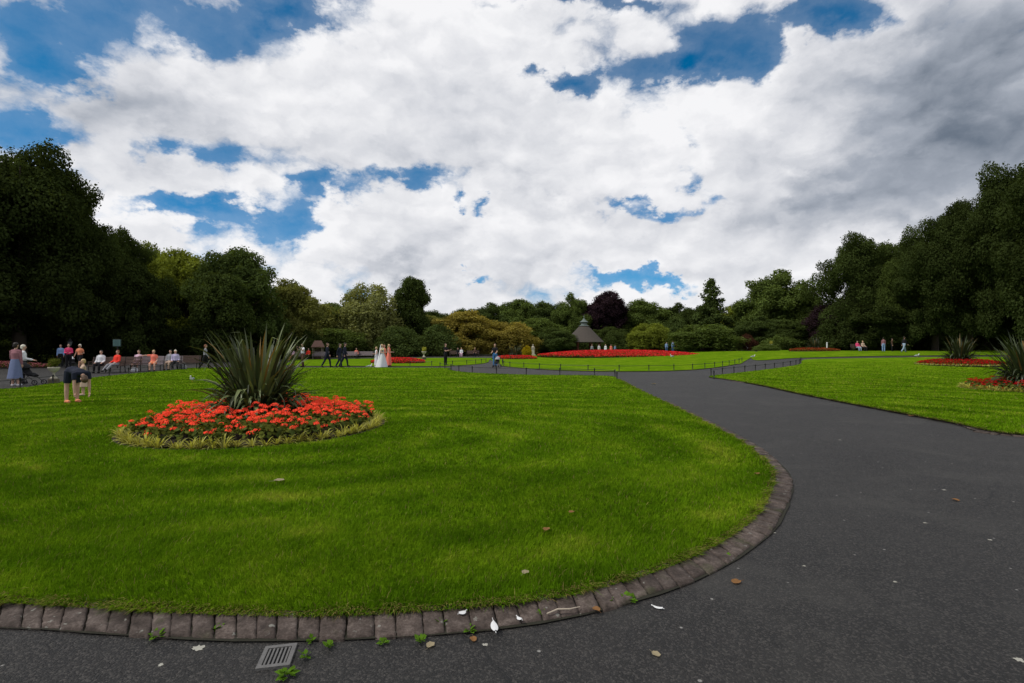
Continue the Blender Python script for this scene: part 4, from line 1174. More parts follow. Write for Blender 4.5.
C_ORANGE = cloth('orange', (.65, .23, .12)); C_BLUE = cloth('blue', (.05, .16, .33)); C_BROWN = cloth('brown', (.08, .045, .03)); C_LJEAN = cloth('light_jeans', (.28, .36, .46))
HAIR = {'dark': plain('dark_hair', (.02, .014, .010), .5), 'blond': plain('blond_hair', (.45, .32, .15), .5), 'white': plain('white_hair', (.62, .58, .48), .6), 'brown': plain('brown_hair', (.08, .045, .025), .5), 'red': plain('auburn_hair', (.20, .07, .03), .5)}
def U(x, y, z): return Vector((x, y, z)).normalized()
def person(x, y, rz, H, label, pose, top, bottom, hair='dark', skirt=None, sleeves='long', shorts=False, shoes=None, skin=None, longhair=False, group=None, z=0.0, gest=None, hair_len=.0, vox=0.018, veil=None):
    """figure facing its local -Y; pose gives the direction of each limb"""
    skin = skin or SKIN; s = H / 1.75
    P = dict(lean=(0, 0, 1), head=(0, -.05, 1), ul=(.12, 0, -1), fl=(.05, -.15, -1), ur=(-.12, 0, -1), fr=(-.05, -.15, -1), tl=(.03, 0, -1), sl=(0, .02, -1), tr=(-.03, 0, -1), sr=(0, .02, -1))
    P.update(pose)
    V = {k: Vector(v).normalized() for k, v in P.items()}
    pel = Vector((0, 0, 0)); T = V['lean']
    side = Vector((1, 0, 0)); fw = side.cross(T).normalized()         # toward the back for upright body
    fw = -fw if fw.y > 0 else fw
    mid = pel + T * .2; ch = pel + T * .40; nk = pel + T * .54; hd = nk + V['head'] * .17
    sh = {a: pel + T * .475 + side * (.160 * k) for a, k in (('l', 1), ('r', -1))}; hp = {a: pel + side * (.09 * k) + T * -.02 for a, k in (('l', 1), ('r', -1))}
    J = {}
    for a in 'lr':
        el = sh[a] + V['u' + a] * .29; wr = el + V['f' + a] * .25; kn = hp[a] + V['t' + a] * .43; an = kn + V['s' + a] * .41
        J[a] = (sh[a], el, wr, hp[a], kn, an)
    low = min(J[a][5].z for a in 'lr') - .075
    off = Vector((0, 0, -low)) if pose.get('seat') is None else Vector((0, 0, .52 / s - 0))
    def sh_(v): return (v + off) * s
    e = empty('person', (x, y, z), rz); tag(e, label, 'person', group)
    def tb(g, pts, rad, **k): g.tube([sh_(p) for p in pts], [r * s for r in rad], 10, **k)
    def foot(g, a, grow=0.0):
        an = J[a][5]; d = V['s' + a]; f = Vector((0, -1, 0)); f = (f - d * f.dot(d)); f = f.normalized() if f.length > .2 else Vector((0, -1, 0))
        h = an - f * .05 + Vector((0, 0, -.04)); t = an + f * .17 + Vector((0, 0, -.05)) + d * .0
        if an.z - (low + .075) < .03: h.z = t.z = low + .04
        tb(g, [h, (h + t) / 2 + Vector((0, 0, .012)), t], [.036 + grow, .040 + grow, .030 + grow])
        tb(g, [an, (h * .7 + t * .3)], [.04 + grow, .036 + grow])
    def torso(g, grow):
        pts = [pel - T * .08, pel, mid, ch, pel + T * .47, pel + T * .52]; rx = [.13, .160, .128, .150, .125, .06]; ry = [.09, .110, .092, .108, .080, .05]
        tb(g, [pel + T * .475 - side * .15, pel + T * .505, pel + T * .475 + side * .15], [.05 + grow, .062 + grow, .05 + grow])
        g.tube([sh_(p) for p in pts], [(r + grow) * s for r in rx], 14, ry=[(r + grow) * s for r in ry], side=(1, 0, 0))
    def arm(g, a, grow, full=True, frac=1.0):
        S, E, W = J[a][:3]
        if full: tb(g, [S - V['u' + a] * .02, S.lerp(E, .5), E, E.lerp(W, .4), W], [.052 + grow, .046 + grow, .038 + grow, .038 + grow, .026 + grow])
        else: tb(g, [S - V['u' + a] * .02, S.lerp(E, .35), S.lerp(E, .62)], [.055 + grow, .052 + grow, .05 + grow])
    def leg(g, a, grow, frac=1.0):
        Hh, K, A = J[a][3:]
        if frac >= 1: tb(g, [Hh, Hh.lerp(K, .5), K, K.lerp(A, .35), A], [.092 + grow, .078 + grow, .055 + grow, .056 + grow, .038 + grow])
        else: tb(g, [Hh, Hh.lerp(K, .5), Hh.lerp(K, .8)], [.095 + grow, .085 + grow, .075 + grow])
    # ---- body, one continuous surface
    g = G(); torso(g, 0)
    for a in 'lr': arm(g, a, 0); leg(g, a, 0); foot(g, a)
    hx = V['head']; Mh = hx.to_track_quat('Z', 'Y').to_matrix()
    if abs(hx.z) > .5: Mh = Matrix(((1, 0, 0), (0, 1, 0), (0, 0, 1))) @ Matrix.Rotation(math.atan2(-hx.y, hx.z) if hx.z else 0, 3, 'X')
    else: Mh = Matrix.Rotation(math.atan2(-hx.y, hx.z), 3, 'X')
    tb(g, [pel + T * .48, nk + V['head'] * .07], [.055, .048])
    def hb(c, r, g_=None, **k): (g_ or g).ball(sh_(hd + Mh @ Vector(c)), tuple(q * s for q in r), M=Mh, **k)
    hb((0, 0, .02), (.075, .093, .10)); hb((0, -.025, -.055), (.052, .058, .052)); hb((0, -.098, -.01), (.014, .022, .022), n=8, m=6)
    hb((.076, .0, .0), (.012, .02, .03), n=8, m=6); hb((-.076, 0, 0), (.012, .02, .03), n=8, m=6)
    for a, k in (('l', 1), ('r', -1)):
        W = J[a][2]; dv = V['f' + a]; pl = W + dv * .05
        g.tube([sh_(W - dv * .01), sh_(W + dv * .04), sh_(W + dv * .085)], [.024 * s, .040 * s, .036 * s], 8, ry=[.02 * s, .018 * s, .014 * s], side=(0, 1, 0) if abs(dv.y) < .8 else (1, 0, 0))
    body = g.build('body', [skin, EYE, LIP], e); remeshed(body, vox * s, 2)
    # fingers, eyes and mouth joined into the same mesh
    g = G()
    for a, k in (('l', 1), ('r', -1)):
        W = J[a][2]; dv = V['f' + a]; sd_ = Vector((0, 1, 0)) if abs(dv.y) < .8 else Vector((1, 0, 0))
        sd_ = (sd_ - dv * sd_.dot(dv)).normalized(); curl = dv.cross(sd_).normalized() * (-.6 * k)
        for j, (o_, ln) in enumerate(((-.028, .062), (-.010, .075), (.010, .07), (.027, .055))):
            b = W + dv * .075 + sd_ * o_; m1 = b + (dv + curl * .3).normalized() * ln * .5; m2 = m1 + (dv * .8 + curl).normalized() * ln * .5
            g.tube([sh_(b), sh_(m1), sh_(m2)], [.0088 * s, .0082 * s, .006 * s], 6)
        b = W + dv * .03 + sd_ * -.028; g.tube([sh_(b), sh_(b + (dv * .7 - sd_ * .8).normalized() * .035), sh_(b + (dv * .7 - sd_ * .8).normalized() * .035 + (dv + curl * .4).normalized() * .025)], [.011 * s, .0095 * s, .007 * s], 6)
    for k in (-1, 1): hb((.03 * k, -.084, .022), (.012, .008, .008), g, n=8, m=5, mi=1)
    hb((0, -.086, -.052), (.024, .010, .006), g, n=8, m=5, mi=2)
    bm = bmesh.new(); bm.from_mesh(body.data); vv = [bm.verts.new(v) for v in g.v]
    for f, mi in zip(g.f, g.m):
        fc = bm.faces.new([vv[i] for i in f]); fc.material_index = mi; fc.smooth = True
    bm.to_mesh(body.data); bm.free()
    # ---- clothes
    if top is not None:
        g = G(); torso(g, .014)
        for a in 'lr':
            if sleeves == 'long': arm(g, a, .012)
            elif sleeves == 'short': arm(g, a, .014, False)
        remeshed(g.build({'long': 'jacket', 'short': 'shirt', 'none': 'bodice'}[sleeves] if sleeves != 'long' or not shorts else 'sweater', top, e), vox * s, 2)
    if bottom is not None:
        g = G()
        g.tube([sh_(pel + T * .12), sh_(pel + T * .02), sh_(pel - T * .10)], [.158 * s, .185 * s, .16 * s], 12, ry=[.115 * s, .135 * s, .12 * s], side=(1, 0, 0))
        for a in 'lr': leg(g, a, .014 if not shorts else .016, .5 if shorts else 1.0)
        remeshed(g.build('shorts' if shorts else 'trousers', bottom, e), vox * s, 2)
    if skirt is not None:
        mat, hem, flare = skirt; N = 28; vs = []; fs = []; rows = 9
        for i in range(rows):
            q = i / (rows - 1)
            for k in range(N):
                an = 2 * PI * k / N; r = (.155 + (flare - .155) * q ** .8) * (1 + .05 * q * math.sin(7 * an + q))
                p = pel + Vector((0, 0, .16 - q * (.16 + hem))) + Vector((r * math.cos(an), r * .8 * math.sin(an) + .04 * q, 0)); vs.append(sh_(p))
        for i in range(rows - 1):
            for k in range(N): fs.append([i * N + k, i * N + (k + 1) % N, (i + 1) * N + (k + 1) % N, (i + 1) * N + k])
        g = G(); g.add(vs, fs); g.build('skirt', mat, e, True)
    g = G()
    for a in 'lr': foot(g, a, .009)
    remeshed(g.build('shoes', shoes or C_BLACK, e), .016 * s, 1)
    g = G(); hb((0, .018, .042), (.084, .098, .092), g); 
    hb((0, .045, -.01), (.078, .068, .09), g)
    if longhair: 
        g.tube([sh_(hd + Mh @ Vector((0, .06, 0))), sh_(hd + Mh @ Vector((0, .085, -.14))), sh_(hd + Mh @ Vector((0, .10, -.28)))], [.075 * s, .085 * s, .05 * s], 10, ry=[.05 * s, .045 * s, .03 * s], side=(1, 0, 0))
    o = g.build('hair', HAIR[hair], e); remeshed(o, .014 * s, 2)
    if veil is not None:
        vs = []; fs = []
        for i in range(8):
            q = i / 7
            for k in range(9):
                an = PI * k / 8; r = .11 + .34 * q; p = hd + Vector((r * math.cos(an), .03 + r * .75 * math.sin(an), .08 - q * 1.55)); vs.append(sh_(p))
        for i in range(7):
            for k in range(8): fs.append([i * 9 + k, i * 9 + k + 1, (i + 1) * 9 + k + 1, (i + 1) * 9 + k])
        g = G(); g.add(vs, fs); g.build('veil', veil, e, True)
    hands = {a: Matrix.Rotation(rz, 3, 'Z') @ sh_(J[a][2] + V['f' + a] * .07) + Vector((x, y, z)) for a in 'lr'}
    return e, hands
STAND = {}
WALK = dict(tl=(.03, -.42, -1), sl=(0, -.12, -1), tr=(-.03, .30, -1), sr=(0, .62, -1), ul=(.12, .35, -1), fl=(.05, .05, -1), ur=(-.12, -.35, -1), fr=(-.05, -.55, -1), lean=(0, -.05, 1))
WALK2 = dict(tl=(.03, .30, -1), sl=(0, .62, -1), tr=(-.03, -.42, -1), sr=(0, -.12, -1), ul=(.12, -.35, -1), fl=(.05, -.55, -1), ur=(-.12, .35, -1), fr=(-.05, .05, -1), lean=(0, -.05, 1))
PHOTO = dict(ul=(.25, -.55, -.45), fl=(-.35, -.45, .75), ur=(-.25, -.55, -.45), fr=(.35, -.45, .75))
PHONE = dict(ul=(.1, -.55, -.8), fl=(-.2, -.85, .35), ur=(-.1, -.45, -.9), fr=(.3, -.8, .2))
SIT = dict(seat=(0, 0, 1), lean=(0, .18, 1), tl=(.08, -1, -.04), sl=(0, -.08, -1), tr=(-.08, -1, -.04), sr=(0, -.08, -1), ul=(.15, -.25, -1), fl=(-.1, -.85, -.35), ur=(-.15, -.25, -1), fr=(.1, -.85, -.35))
SITX = dict(SIT, sl=(0, -.75, -.7), sr=(-.15, -.6, -.8))
BEND = dict(lean=(0, -1, -.12), head=(0, -.55, -.85), ul=(.05, -.12, -1), fl=(0, -.05, -1), ur=(-.05, -.12, -1), fr=(0, -.05, -1), tl=(.08, .10, -1), sl=(0, .02, -1), tr=(-.08, .10, -1), sr=(0, .02, -1))
PUSH = dict(ul=(.1, -.3, -1), fl=(0, -.9, -.25), ur=(-.1, -.3, -1), fr=(0, -.9, -.25))
HOLD = dict(ul=(.15, -.15, -1), fl=(-.35, -.8, .05), ur=(-.15, -.15, -1), fr=(.35, -.8, .05))
def pg(px, fy):                     # a place on the ground
    x, y = at(px, fy, .02); return x, y, gz(x, y) + .02
def ppl(px, fy, rzd, H, label, pose, top, bottom, lawn=False, **k):
    x, y, z = pg(px, fy)
    if lawn: x, y = at(px, fy, LZ); z = gz(x, y) + LZ
    return person(x, y, math.radians(rzd), H, label, pose, top, bottom, z=z, **k)
def seated(px, bi, rzoff, label, top, bottom, pose=SIT, **k):
    b = BENCHES[bi]; bx, by = pos(b[0], b[1]); rz = b[4]
    # project onto the bench line
    lx = (px - b[0]) / F * b[1]
    x = bx + lx * math.cos(rz) + .22 * math.sin(rz); y = by + lx * math.sin(rz) - .22 * math.cos(rz)
    return person(x, y, rz + math.radians(rzoff), k.pop('H', 1.72), label, pose, top, bottom, z=gz(bx, by) + .02, **k)

# left group
ppl(15.5, 386, 185, 1.70, 'woman in a dusky pink top and long slate blue skirt by the pushchair', dict(STAND, fl=(.0, -.8, -.3), ul=(.1, -.1, -1)), C_DUSK, None, hair='dark', skirt=(C_SKIRT, .62, .255), shoes=C_WHITE, longhair=False, vox=.013)
wp = ppl(23, 383.6, 130, 1.62, 'white haired person in a white top and black trousers pushing the pushchair', PUSH, C_WHITE, C_BLACK, hair='white', vox=.014)
ppl(73, 402.8, 62, 1.66, 'person in a navy top bending down to the grass on the near lawn', BEND, C_SUIT, C_SUIT, lawn=True, hair='brown', sleeves='short', shorts=True, shoes=C_ORANGE, vox=.011)
ppl(83, 395.5, -40, 1.12, 'child in a pale beige dress standing behind the bending person on the near lawn', dict(STAND, ul=(.3, -.6, -.6), fl=(.1, -.9, .1)), C_BEIGE, None, lawn=True, hair='blond', sleeves='short', skirt=(C_BEIGE, .50, .30), shoes=C_BEIGE, vox=.014)
ppl(60.5, 366.5, 30, 1.68, 'person in a blue shirt standing behind the planted stone urn', STAND, C_LBLUE, C_BLACK, hair='brown')
ppl(68.5, 369, 40, 1.72, 'woman in a bright pink top and black trousers behind the urn', HOLD, C_PINK, C_BLACK, hair='dark')
ppl(80, 369.3, 0, 1.72, 'white haired runner with bare legs in an orange top and black shorts', dict(WALK, ul=(.3, .2, -1), fl=(-.2, -.9, -.1)), C_ORANGE, C_BLACK, hair='white', shorts=True, sleeves='short', skin=SKIN2, shoes=C_WHITE)
seated(103.5, 0, 5, 'person in a white shirt seated at the left end of the bench row', C_WHITE, C_BLACK, hair='dark')
seated(117.5, 0, -20, 'person in a bright red shirt with pale trousers seated on the left dark bench', C_RED, C_GREY, hair='red', pose=SITX)
seated(141, 2, 0, 'person in a pale pink top seated on the left end of the grey bench', C_PPINK, C_PPINK, hair='brown', shorts=True, shoes=C_WHITE, sleeves='short')
seated(154.5, 2, 15, 'person in a coral top with one arm along the backrest of the grey bench', C_CORAL, C_ORANGE, hair='blond', sleeves='short', shorts=True, pose=dict(SIT, ur=(-1, .2, .05), fr=(-1, .1, -.1)))
seated(171, 3, 0, 'small seated person in grey and white on the pale bench beside the lavender shirt', C_GREY, C_BEIGE, hair='dark')
seated(176, 3, 20, 'bald looking man in a lavender shirt and dark trousers on the pale bench', C_LAV, C_BLACK, hair='white', pose=SITX)
ppl(205, 369.2, 110, 1.70, 'person with auburn hair in a grey top walking left of the spiky plant', WALK, C_GREY, C_BLACK, hair='red')
# centre
ph1 = ppl(302.5, 367, -30, 1.76, 'man in a white shirt and brown trousers raising a camera to his face', dict(PHOTO, tl=(.1, -.3, -1), tr=(-.1, .25, -1), sr=(0, .3, -1)), C_WHITE, C_BROWN, hair='dark', sleeves='short')
ppl(327, 367.2, 90, 1.82, 'first man in a black suit striding left, apart from the other two', WALK, C_SUIT, C_SUIT, hair='brown')
ppl(339.5, 367.3, 80, 1.78, 'second man in a black suit walking, left of a pair', WALK2, C_SUIT, C_SUIT, hair='dark')
ppl(344.5, 366.6, 100, 1.84, 'third man in a black suit walking, right of a pair and slightly behind', WALK, C_SUIT, C_SUIT, hair='dark')
seated(357, 8, 25, 'far person in coral seated left of the bride', C_CORAL, C_BLACK, hair='brown')
seated(293, 5, 0, 'far person in dark clothes seated behind the photographer', C_PPINK, C_BLACK, hair='brown')
seated(309, 6, 0, 'far person in a red top seated right of the photographer in white', C_RED, C_BLACK, hair='dark')
br, bh = ppl(382, 367.6, 70, 1.70, 'bride in a long white dress and veil on the path', HOLD, C_WHITE, None, hair='blond', sleeves='none', skirt=(C_WHITE, .88, .52), veil=C_WHITE, shoes=C_WHITE, vox=.014)
ppl(389, 366.6, 85, 1.70, 'bridesmaid in a long coral dress behind the bride', HOLD, C_CORAL, None, hair='blond', sleeves='none', skirt=(C_CORAL, .82, .30), longhair=True, vox=.014)
ppl(384.2, 365.9, 60, 1.66, 'second bridesmaid in coral almost hidden behind the bride', HOLD, C_CORAL, None, hair='red', sleeves='none', skirt=(C_CORAL, .80, .28))
ppl(376.3, 366.8, -60, 1.50, 'person in a long white dress in front of the bride', HOLD, C_WHITE, None, hair='blond', sleeves='none', skirt=(C_WHITE, .78, .26), shoes=C_WHITE)
ph2 = ppl(445.5, 365.6, 60, 1.76, 'man all in black with bare forearms looking at a phone on the path', PHONE, C_BLACK, C_BLACK, hair='brown', sleeves='short', vox=.014)
ppl(495, 366.6, -15, 1.74, 'man in a black top and blue jeans standing behind a small pushchair', PUSH, C_BLACK, C_BLUE, hair='brown', sleeves='short', vox=.014)
seated(458, 9, 0, 'far seated person in black beside one in white', C_BLACK, C_BLACK, hair='dark')
seated(461.5, 9, 0, 'far seated person in white right of the man in black', C_WHITE, C_PPINK, hair='blond')
seated(475, 10, 0, 'far seated person in dark clothes left of the man with the blue jeans', C_BROWN, C_BLACK, hair='blond')
# people by the gazebo, partly behind the red bed
for (px, top, lab, h, rz, c2) in ((599, C_WHITE, 'leftmost person in white between the gazebo and the largest bed', 1.7, 20, C_BEIGE), (605.5, C_WHITE, 'second person in white right of the gazebo', 1.66, -30, C_WHITE),
                             (611, C_CORAL, 'person in pink standing right of the two in white', 1.6, 0, C_CORAL), (615, C_LBLUE, 'person in pale blue just right of the one in pink', 1.5, 30, C_BLACK), (592, C_GREY, 'person in grey under the gazebo eave', 1.7, 0, C_BLACK),
                             (666.5, C_LBLUE, 'person in light blue behind the right half of the largest bed', 1.7, 0, C_DENIM), (673, C_LBLUE, 'taller person in blue beside the one in coral behind the largest bed', 1.85, 0, C_DENIM), (677, C_CORAL, 'person in coral behind the right half of the largest bed', 1.65, 40, C_BLACK)):
    d = 85.5 if px < 650 else 81.5
    x, y = pos(px, d); person(x, y, math.radians(rz), h, lab, STAND, top, c2, z=gz(x, y) + .02, hair='blond' if px in (605.5, 677) else 'dark', vox=.022)
seated(714, 11, 0, 'far seated person in white right of the small pale urn', C_WHITE, C_BLACK, hair='dark', vox=.022)
seated(720, 11, 0, 'far seated person in grey on the same bench as the one in white', C_GREY, C_WHITE, hair='dark', vox=.022)
x, y = pos(727, 82); person(x, y, 0.3, 1.75, 'far standing person with light hair in a pale top on the right', STAND, C_BEIGE, C_BLACK, z=gz(x, y) + .02, hair='white', vox=.022)
seated(745, 12, 0, 'far seated person in pale pink left of the reddish shrub', C_PPINK, C_WHITE, hair='dark', vox=.022)
seated(752, 12, 0, 'far seated person in white in front of the reddish shrub', C_WHITE, C_BLACK, hair='dark', vox=.022)
x, y = pos(698, 84); person(x, y, 0.3, 1.2, 'small far figure in orange right of the largest bed', STAND, C_ORANGE, C_ORANGE, z=gz(x, y) + .02, hair='red', vox=.022)
seated(856.5, 13, 0, 'seated person in bright pink at the foot of the right wood', C_PINK, C_LJEAN, hair='dark', vox=.02)
seated(862, 13, 0, 'seated person in beige right of the one in bright pink', C_BEIGE, C_BLACK, hair='blond', vox=.02)
x, y = pos(883.5, 60); person(x, y, 2.9, 1.66, 'person in a dusky top and light blue jeans standing under the right wood', STAND, C_DUSK, C_LBLUE, z=gz(x, y) + .02, hair='dark', vox=.018)
x, y = pos(904, 57); person(x, y, 1.5, 1.80, 'tall person in a dark top and pale jeans striding under the right wood', WALK, C_BLACK, C_LJEAN, z=gz(x, y) + .02, hair='dark', vox=.018)
x, y = pos(892, 62); person(x, y, 1.0, 1.6, 'person in dark clothes between the two in jeans', STAND, C_BROWN, C_BLACK, z=gz(x, y) + .02, hair='dark', vox=.02)

# things they hold
def camera_prop(h, rz):
    p = (h['l'] + h['r']) / 2; e = empty('camera', p, rz); tag(e, 'black camera held to the face of the man in the white shirt', 'camera')
    g = G(); g.box((0, 0, 0), (.14, .07, .10)); g.box((0, 0, .06), (.05, .05, .03)); g.build('camera_body', M_IRON, e)
    g = G(); g.tube([(0, -.03, 0), (0, -.13, 0)], [.036, .042], 12); g.build('lens', M_IRON, e)
camera_prop(ph1[1], math.radians(-30))
def phone(h, rz):
    p = h['l'] + Vector((0, 0, .03)); g = G(); g.box((0, 0, 0), (.075, .012, .15)); o = g.build('phone', M_IRON); o.location = p; o.rotation_euler = (.5, 0, rz); tag(o, 'black phone in the hand of the man in black', 'phone')
phone(ph2[1], math.radians(60))
def bouquet(p):
    e = empty('bouquet', p); tag(e, 'round white bouquet held in front of the bride', 'bouquet'); rs = np.random.RandomState(2)
    v, f, vv = leaves_np([(0, 0, .08, .13)], 260, .05, rs); mesh_np('flowers', v, f, leaf_mat('cream_petal', (.75, .72, .55)), attr={'v': vv}, parent=e)
    g = G(); g.tube([(0, 0, .04), (0, 0, -.14)], [.03, .02], 8); g.build('stems', M_GERL, e)
bouquet((bh['l'] + bh['r']) / 2 + Vector((-.25, 0, .12)))

def pushchair(x, y, z, rz, label, s=1.0, hood=None):
    e = empty('pushchair', (x, y, z), rz, (s, s, s)); tag(e, label, 'pushchair'); hood = hood or C_BLACK
    g = G()
    for k in (-1, 1):
        a = .22 * k
        g.tube([(a, .42, 1.0), (a, .30, .98), (a, .02, .48), (a, -.38, .13)], .013, 6); g.tube([(a, .35, .13), (a, .02, .50)], .013, 6)
    g.tube([(-.22, .42, 1.0), (.22, .42, 1.0)], .016, 6); g.build('frame', M_IRON, e)
    for k in (-1, 1):
        for (yy, r) in ((.35, .13), (-.38, .11)):
            w = G(); N = 20; vs = []; fs = []
            for i in range(N):
                an = 2 * PI * i / N
                for j in range(6):
                    b = 2 * PI * j / 6; rr = r - .016 + .016 * math.cos(b); vs.append((k * .26 + .018 * math.sin(b), yy + rr * math.cos(an), r + rr * math.sin(an)))
            for i in range(N):
                for j in range(6): fs.append([i * 6 + j, i * 6 + (j + 1) % 6, ((i + 1) % N) * 6 + (j + 1) % 6, ((i + 1) % N) * 6 + j])
            w.add(vs, fs)
            for i in range(5):
                an = 2 * PI * i / 5; w.tube([(k * .26, yy, r), (k * .26, yy + (r - .02) * math.cos(an), r + (r - .02) * math.sin(an))], .006, 5)
            w.build('wheel', M_IRON, e)
    g = G(); g.tube([(0, -.28, .36), (0, -.15, .42), (0, .05, .46), (0, .16, .80)], [.15, .19, .2, .19], 12, ry=[.05, .08, .09, .05], side=(1, 0, 0)); remeshed(g.build('seat', C_BLACK, e), .02)
    g = G(); vs = []; fs = []
    for i in range(7):
        b = PI * .05 + PI * .55 * i / 6
        for k in range(9):
            a = PI * k / 8; vs.append((.23 * math.cos(a), .12 - .30 * math.cos(b + .6) * math.sin(a) * 1.0, .66 + .30 * math.sin(b) * math.sin(a)))
    for i in range(6):
        for k in range(8): fs.append([i * 9 + k, i * 9 + k + 1, (i + 1) * 9 + k + 1, (i + 1) * 9 + k])
    g.add(vs, fs); g.build('hood', hood, e, True)
x, y, z = pg(28.5, 385.0); pushchair(x, y, z, math.radians(100), 'black pushchair with large wheels pushed by the white haired person')
x, y, z = pg(71.2, 368.3); pushchair(x, y, z, math.radians(60), 'pushchair with a white hood in front of the woman in pink', .95, C_WHITE)
x, y, z = pg(497, 367.4); pushchair(x, y, z, math.radians(-15), 'small pushchair in front of the man in blue jeans', .85, C_GREY)
def bag(px, d, label, col, s=1.0):
    x, y = pos(px, d); e = empty('bag', (x, y, gz(x, y) + .02), .4, (s, s, s)); tag(e, label, 'bag')
    g = G(); g.tube([(0, 0, 0.02), (0, 0, .18), (0, 0, .33), (0, 0, .36)], [.22, .24, .18, .12], 12, ry=[.11, .13, .08, .03]); remeshed(g.build('bag_body', col, e), .02, 3)
    g = G(); g.tube([(-.12, 0, .33), (-.10, 0, .47), (0, 0, .53), (.10, 0, .47), (.12, 0, .33)], .012, 6); g.build('handle', col, e)
bag(134.5, 31.2, 'white bag standing by the feet of the person in pale pink', C_WHITE, .8)
bag(183, 34, 'small pale bag on the ground at the right end of the bench row', C_GREY)

# ------------------------------------------------------------------ gulls
M_GW = plain('white_feather', (.60, .60, .60), .8, .05); M_GG = plain('grey_feather', (.30, .32, .35), .8, .08); M_BEAK = plain('yellow_beak', (.55, .38, .05), .5)
def make_gull():
    e = empty('gull')
    g = G(); g.tube([(0, .20, .17), (0, .10, .18), (0, 0, .175), (0, -.10, .20), (0, -.15, .26), (0, -.165, .31)], [.015, .05, .075, .065, .036, .034], 12, ry=[.012, .045, .07, .062, .04, .036], side=(1, 0, 0)); g.ball((0, -.175, .335), (.038, .048, .038)); remeshed(g.build('body', M_GW, e), .010, 2)
    for k in (-1, 1):
        g = G(); g.tube([(k * .06, -.08, .22), (k * .075, .02, .21), (k * .05, .14, .185), (k * .02, .28, .175)], [.02, .028, .02, .006], 8, ry=[.035, .055, .035, .008], side=(1, 0, 0)); g.build('wing', M_GG, e, True)
        g = G(); g.tube([(k * .03, 0, .12), (k * .03, .005, 0)], .006, 6); g.tube([(k * .03, 0, .006), (k * .03, -.05, .004)], .008, 5); g.build('leg', M_BEAK, e)
    g = G(); g.tube([(0, -.215, .333), (0, -.25, .328), (0, -.27, .318)], [.012, .009, .003], 8); g.build('beak', M_BEAK, e)
    return e
GU = make_gull()
for (px, fy, rz, s, lab) in ((192, 382.4, 10, .8, 'white gull on the near lawn left of the spiky plant'), (369.5, 368.8, 80, .95, 'gull near the far edge of the near lawn in front of the bride'),
                             (672, 358.6, -60, 1.3, 'large white gull standing in front of the largest scarlet bed'), (753, 358.4, 90, 1.0, 'white gull on the far lawn left of the orange red bed'), (917, 357.6, 90, 1.0, 'white gull on the far edge of the right lawn')):
    x, y = at(px, fy, LZ); place(GU, x, y, gz(x, y) + LZ, math.radians(rz), s, lab, 'gull', 'gulls on the lawns')

# ------------------------------------------------------------------ drain grating, weeds, litter
def drain():
    c = [at(262, 646, .02), at(296, 648.5, .02), at(293, 669.5, .02), at(258, 668, .02)]
    cx = sum(p[0] for p in c) / 4; cy = sum(p[1] for p in c) / 4
    rz = math.radians(12); 
    W = (math.dist(c[0], c[1]) + math.dist(c[2], c[3])) / 2 * .86; D = (math.dist(c[0], c[3]) + math.dist(c[1], c[2])) / 2
    e = empty('drain_grate', (cx, cy, .02), rz); tag(e, 'small square grey cast iron drain grate with slots by the kerb in the foreground', 'drain grate')
    mi = plain('worn_cast_iron', (.13, .125, .12), .55, .35, 40, metal=.3, bump=.4)
    g = G(); t = .022
    g.box((0, D / 2 - t / 2, .006), (W, t, .016)); g.box((0, -D / 2 + t / 2, .006), (W, t, .016)); g.box((W / 2 - t / 2, 0, .0055), (t, D - 2 * t, .016)); g.box((-W / 2 + t / 2, 0, .0055), (t, D - 2 * t, .016)); g.build('frame', mi, e)
    g = G(); n = 6
    for k in range(n):
        xx = -W / 2 + t + (W - 2 * t) * (k + .5) / n; g.box((xx, 0, .004), ((W - 2 * t) / n * .5, D - 2 * t - .004, .012))
    g.build('bars', mi, e)
    g = G(); g.box((0, 0, .0015), (W - .01, D - .01, .002)); g.build('drain_shade_sheet', plain('painted_drain_shade', (.004, .004, .004)), e)  # thin black sheet painted as the shade below the bars, no real hollow
drain()
M_WEED = leaf_mat('weed_leaf', (.085, .17, .015), (.6, 1.4), .3)
def make_weed(seed, n, r):
    rs = np.random.RandomState(seed); V = []; Fc = []; A = []
    for k in range(n):
        az = rs.uniform(0, 2 * PI); l = r * rs.uniform(.35, 1.0); el = rs.uniform(.15, 1.0); c = np.array([rs.uniform(-.2, .2) * r, rs.uniform(-.2, .2) * r, 0.0])
        h = np.array([math.cos(az), math.sin(az), 0]); dv = h * math.cos(el) + np.array([0, 0, math.sin(el)]); s_ = np.array([-math.sin(az), math.cos(az), 0]); w = l * rs.uniform(.22, .34)
        m = c + dv * l * .55; t_ = c + dv * l + np.array([0, 0, -.12 * l]); b0 = len(V)
        V += [c + dv * l * .2, m + s_ * w, t_, m - s_ * w, m + np.array([0, 0, -.05 * l])]; Fc += [[b0, b0 + 1, b0 + 2, b0 + 4], [b0, b0 + 4, b0 + 2, b0 + 3]]; A += [rs.uniform(0, 1)] * 5
    return mesh_np('weed', np.array(V), np.array(Fc), M_WEED, attr={'v': A})
WD = [make_weed(1, 26, .05), make_weed(2, 18, .045), make_weed(3, 12, .05)]
